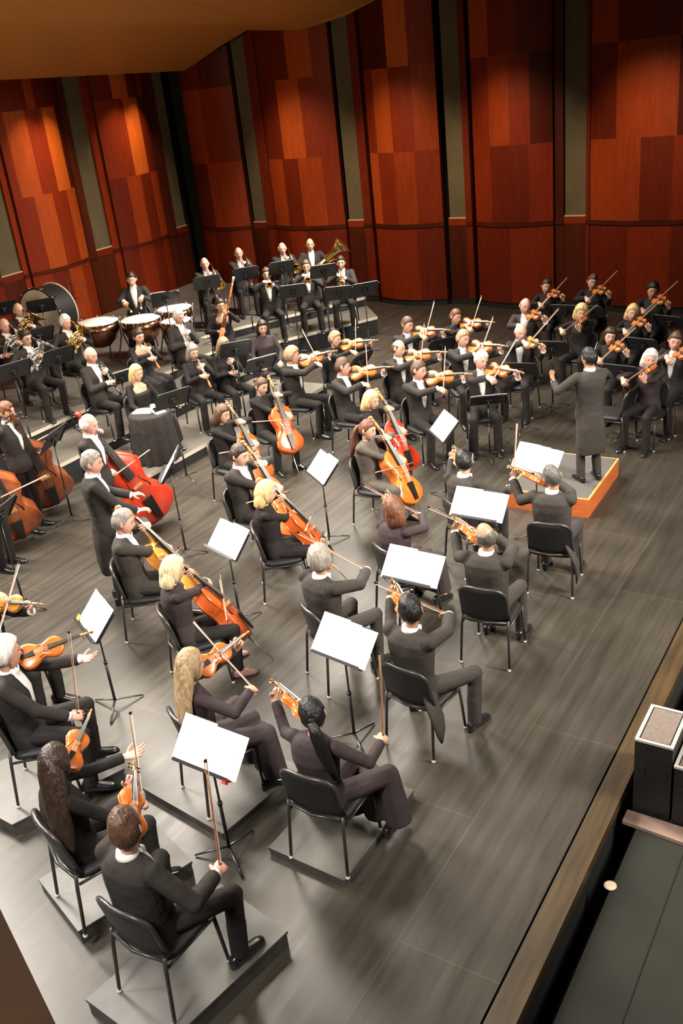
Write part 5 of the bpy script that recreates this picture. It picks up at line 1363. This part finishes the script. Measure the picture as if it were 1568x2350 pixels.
# bass drum on its cradle
p = at(112, 722, 1.25); p.z = 1.25
ddir = V((.06, -1, 0)).normalized()
t = thing('bass_drum', 'large bass drum with cream head and black shell on a cradle', 'bass drum', TR(p.x, p.y, .6, math.degrees(math.atan2(ddir.y, ddir.x)) - 90))
Rx = M.Translation((0, 0, .68)) @ M.Rotation(-PI / 2, 4, 'X')
R_ = .56
m_ = MB(); m_.lathe([(R_, -.24), (R_, .22)], 40, M4=Rx, caps=False); m_.lathe([(R_ - .01, .22), (R_ - .01, -.24)], 40, M4=Rx, caps=False); m_.obj('shell', 'case_black', t)
for z, nm in ((.235, 'front'), (-.25, 'rear')):
    m_ = MB(); m_.lathe([(0.0, z), (R_ * .97, z)], 40, M4=Rx, caps=False); m_.obj('drum_head', 'drum_cream', t)
    m_ = MB(); m_.tube([Rx @ V((1.02 * R_ * math.cos(k * PI / 20), 1.02 * R_ * math.sin(k * PI / 20), z - .01)) for k in range(40)], .018, 8, closed=True); m_.obj('hoop', 'drum_cream' if z < 0 else 'chair_frame', t)
for k in range(12):
    a = k * PI / 6 + .2; m_ = MB(); m_.tube([Rx @ V((1.04 * R_ * math.cos(a), 1.04 * R_ * math.sin(a), .27)), Rx @ V((1.04 * R_ * math.cos(a), 1.04 * R_ * math.sin(a), .10))], .010, 6); m_.obj('tuning_rod', 'silver', t)
m_ = MB()
for sx in (-1, 1):
    m_.tube([(sx * .50, .22, .0), (sx * .46, .22, .35), (sx * .38, .2, .28)], .02, 8); m_.tube([(sx * .50, -.22, .0), (sx * .46, -.22, .35), (sx * .38, -.2, .28)], .02, 8); m_.tube([(sx * .48, .22, .2), (sx * .48, -.22, .2)], .016, 8)
m_.tube([(-.49, .22, .1), (.49, .22, .1)], .016, 8); m_.obj('cradle', 'chair_frame', t)
# cymbal stand with boom arms behind the left kettledrum
p = at(187, 690, 1.2)
t = thing('cymbal_stand', 'thin dark percussion stand with slanted arms behind the left kettledrum', 'stand', TR(p.x - .3, p.y, .6, 30))
m_ = MB(); m_.tube([(0, 0, .25), (0, 0, 1.05)], .012, 8); m_.obj('post', 'chair_frame', t)
for a in (0, 120, 240):
    m_ = MB(); m_.tube([(0, 0, .5), (.28 * math.cos(math.radians(a)), .28 * math.sin(math.radians(a)), .0)], .010, 6); m_.obj('leg', 'chair_frame', t)
for k, z in enumerate((.98, .82, .66)):
    m_ = MB(); m_.tube([(0, 0, z), (.42, .1, z - .16)], .008, 6); m_.obj('arm', 'chair_frame', t)
# draped side table beside the blond player
p = at(342, 946, .2 + .74)
t = thing('side_table', 'small round table draped to the floor in black cloth', 'table', TR(p.x, p.y, .2))
m_ = MB(); m_.lathe([(.0, .70), (.30, .70), (.30, .725), (.0, .725)], 28, caps=False); m_.obj('tabletop', 'cloth_black', t)
rings = []
for z, r0, am in ((.74, .28, 0), (.738, .305, 0), (.715, .315, .004), (.5, .325, .014), (.25, .34, .022), (.012, .355, .03)):
    rings.append([((r0 + am * math.sin(k * 2 * PI / 56 * 14)) * math.cos(2 * PI * k / 56), (r0 + am * math.sin(k * 2 * PI / 56 * 14)) * math.sin(2 * PI * k / 56), z) for k in range(56)])
m_ = MB(); m_.loft(rings, False); m_.add(rings[0], [tuple(range(56))]); o = m_.obj('tablecloth', 'cloth_black'); o.matrix_world = TR(p.x, p.y, .2); tag(o, 'black pleated cloth hanging over the small round table', 'tablecloth')
for dx, dy, w, h, a, lab in ((-.10, .0, .30, .22, 20, 'white sheets lying on the black draped table, left pile'), (.14, .04, .22, .16, -15, 'white sheets lying on the black draped table, right pile')):
    m_ = MB(); m_.box((0, 0, .008), (w, h, .014)); o = m_.obj('paper_stack', 'paper', None, False); o.matrix_world = TR(p.x + dx, p.y + dy, .942, a); tag(o, lab, 'paper', 'papers on the draped table')
m_ = MB(); m_.lathe([(.035, 0), (.038, .01), (.036, .12), (.032, .12)], 16); o = m_.obj('cup', 'paper'); o.matrix_world = TR(p.x + .12, p.y - .02, .958); tag(o, 'white cup standing on the black draped table', 'cup')

# ------------------------------------------------------------------ light
def area(name, loc, target, sx, sy, power, col=(1, .93, .84), spread=None):
    l = bpy.data.lights.new(name, 'AREA'); l.shape = 'RECTANGLE'; l.size = sx; l.size_y = sy; l.energy = power; l.color = col
    if spread: l.spread = math.radians(spread)
    o = bpy.data.objects.new(name, l); C.objects.link(o)
    d = V(target) - V(loc); o.rotation_euler = d.to_track_quat('-Z', 'Y').to_euler(); o.location = loc; return o
def spot(name, loc, target, power, ang=60, blend=.6, size=.15, col=(1, .86, .66)):
    l = bpy.data.lights.new(name, 'SPOT'); l.energy = power; l.spot_size = math.radians(ang); l.spot_blend = blend; l.shadow_soft_size = size; l.color = col
    o = bpy.data.objects.new(name, l); C.objects.link(o)
    d = V(target) - V(loc); o.rotation_euler = d.to_track_quat('-Z', 'Y').to_euler(); o.location = loc; return o
area('stage_light_row', (-11.4, 4.6, 6.6), (-5.0, 4.0, 0), 1.6, 6.0, 1480, (1, .93, .83), 130)
area('stage_light_row', (-9.6, 8.6, 6.95), (-6.0, 8.2, 0), 1.6, 5.0, 760, (1, .91, .79), 110)
area('stage_light_row', (-9.2, 14.0, 6.75), (-7.8, 12.6, 0), 1.6, 5.5, 700, (1, .91, .79), 105)
area('stage_light_row', (-8.3, 16.0, 6.8), (-12.6, 14.6, 0.8), 1.0, 3.0, 520, (1, .91, .79), 90)  # extra light added to lift the brass players
area('camera_side_fill', (-3.0, -2.0, 8.6), (-4.0, 5.0, 0), 1.5, 3.0, 300, (1, .93, .84), 90)  # added fill from the camera side, brightens foreground sheet music and backs
area('house_front_light', (4.5, 8.0, 9.0), (-6.5, 8.5, 0.0), 2.0, 6.0, 620, (1, .92, .80), 60)
spot('side_light', (-7.6, 0.6, 6.4), (-5.2, 2.2, 0), 1900, 46, 1.0, .35, (.94, .96, 1))
spot('ceiling_fill', (-6.5, -1.0, 4.5), (-14.0, 9.0, 6.6), 3000, 75, 1.0, .6, (1, .78, .45))  # added spot in place of stage light bounced up to the ceiling
for y in (14.75, 15.45, 17.5, 18.2): spot('wall_wash', (-16.1, y, 5.75), (-17.0, y, 3.3), 300, 66, 1.0, .05, (1, .72, .42))
for x in (-16.1, -13.5, -10.75, -8.2, -5.2): spot('wall_wash', (x, 16.4, 6.0), (x + .1, 19.6, 2.6), 900, 60, 1.0, .1, (1, .75, .48))
w = bpy.data.worlds.new('world'); bpy.context.scene.world = w; w.use_nodes = True
w.node_tree.nodes['Background'].inputs['Color'].default_value = (.9, .75, .6, 1); w.node_tree.nodes['Background'].inputs['Strength'].default_value = .02
sc = bpy.context.scene
sc.view_settings.view_transform = 'Standard'; sc.view_settings.look = 'None'; sc.view_settings.gamma = 1.0; sc.view_settings.exposure = -0.1
sc.view_settings.use_curve_mapping = False
sc.cycles.max_bounces = 6; sc.cycles.diffuse_bounces = 3; sc.cycles.glossy_bounces = 3
sc.cycles.use_denoising = True
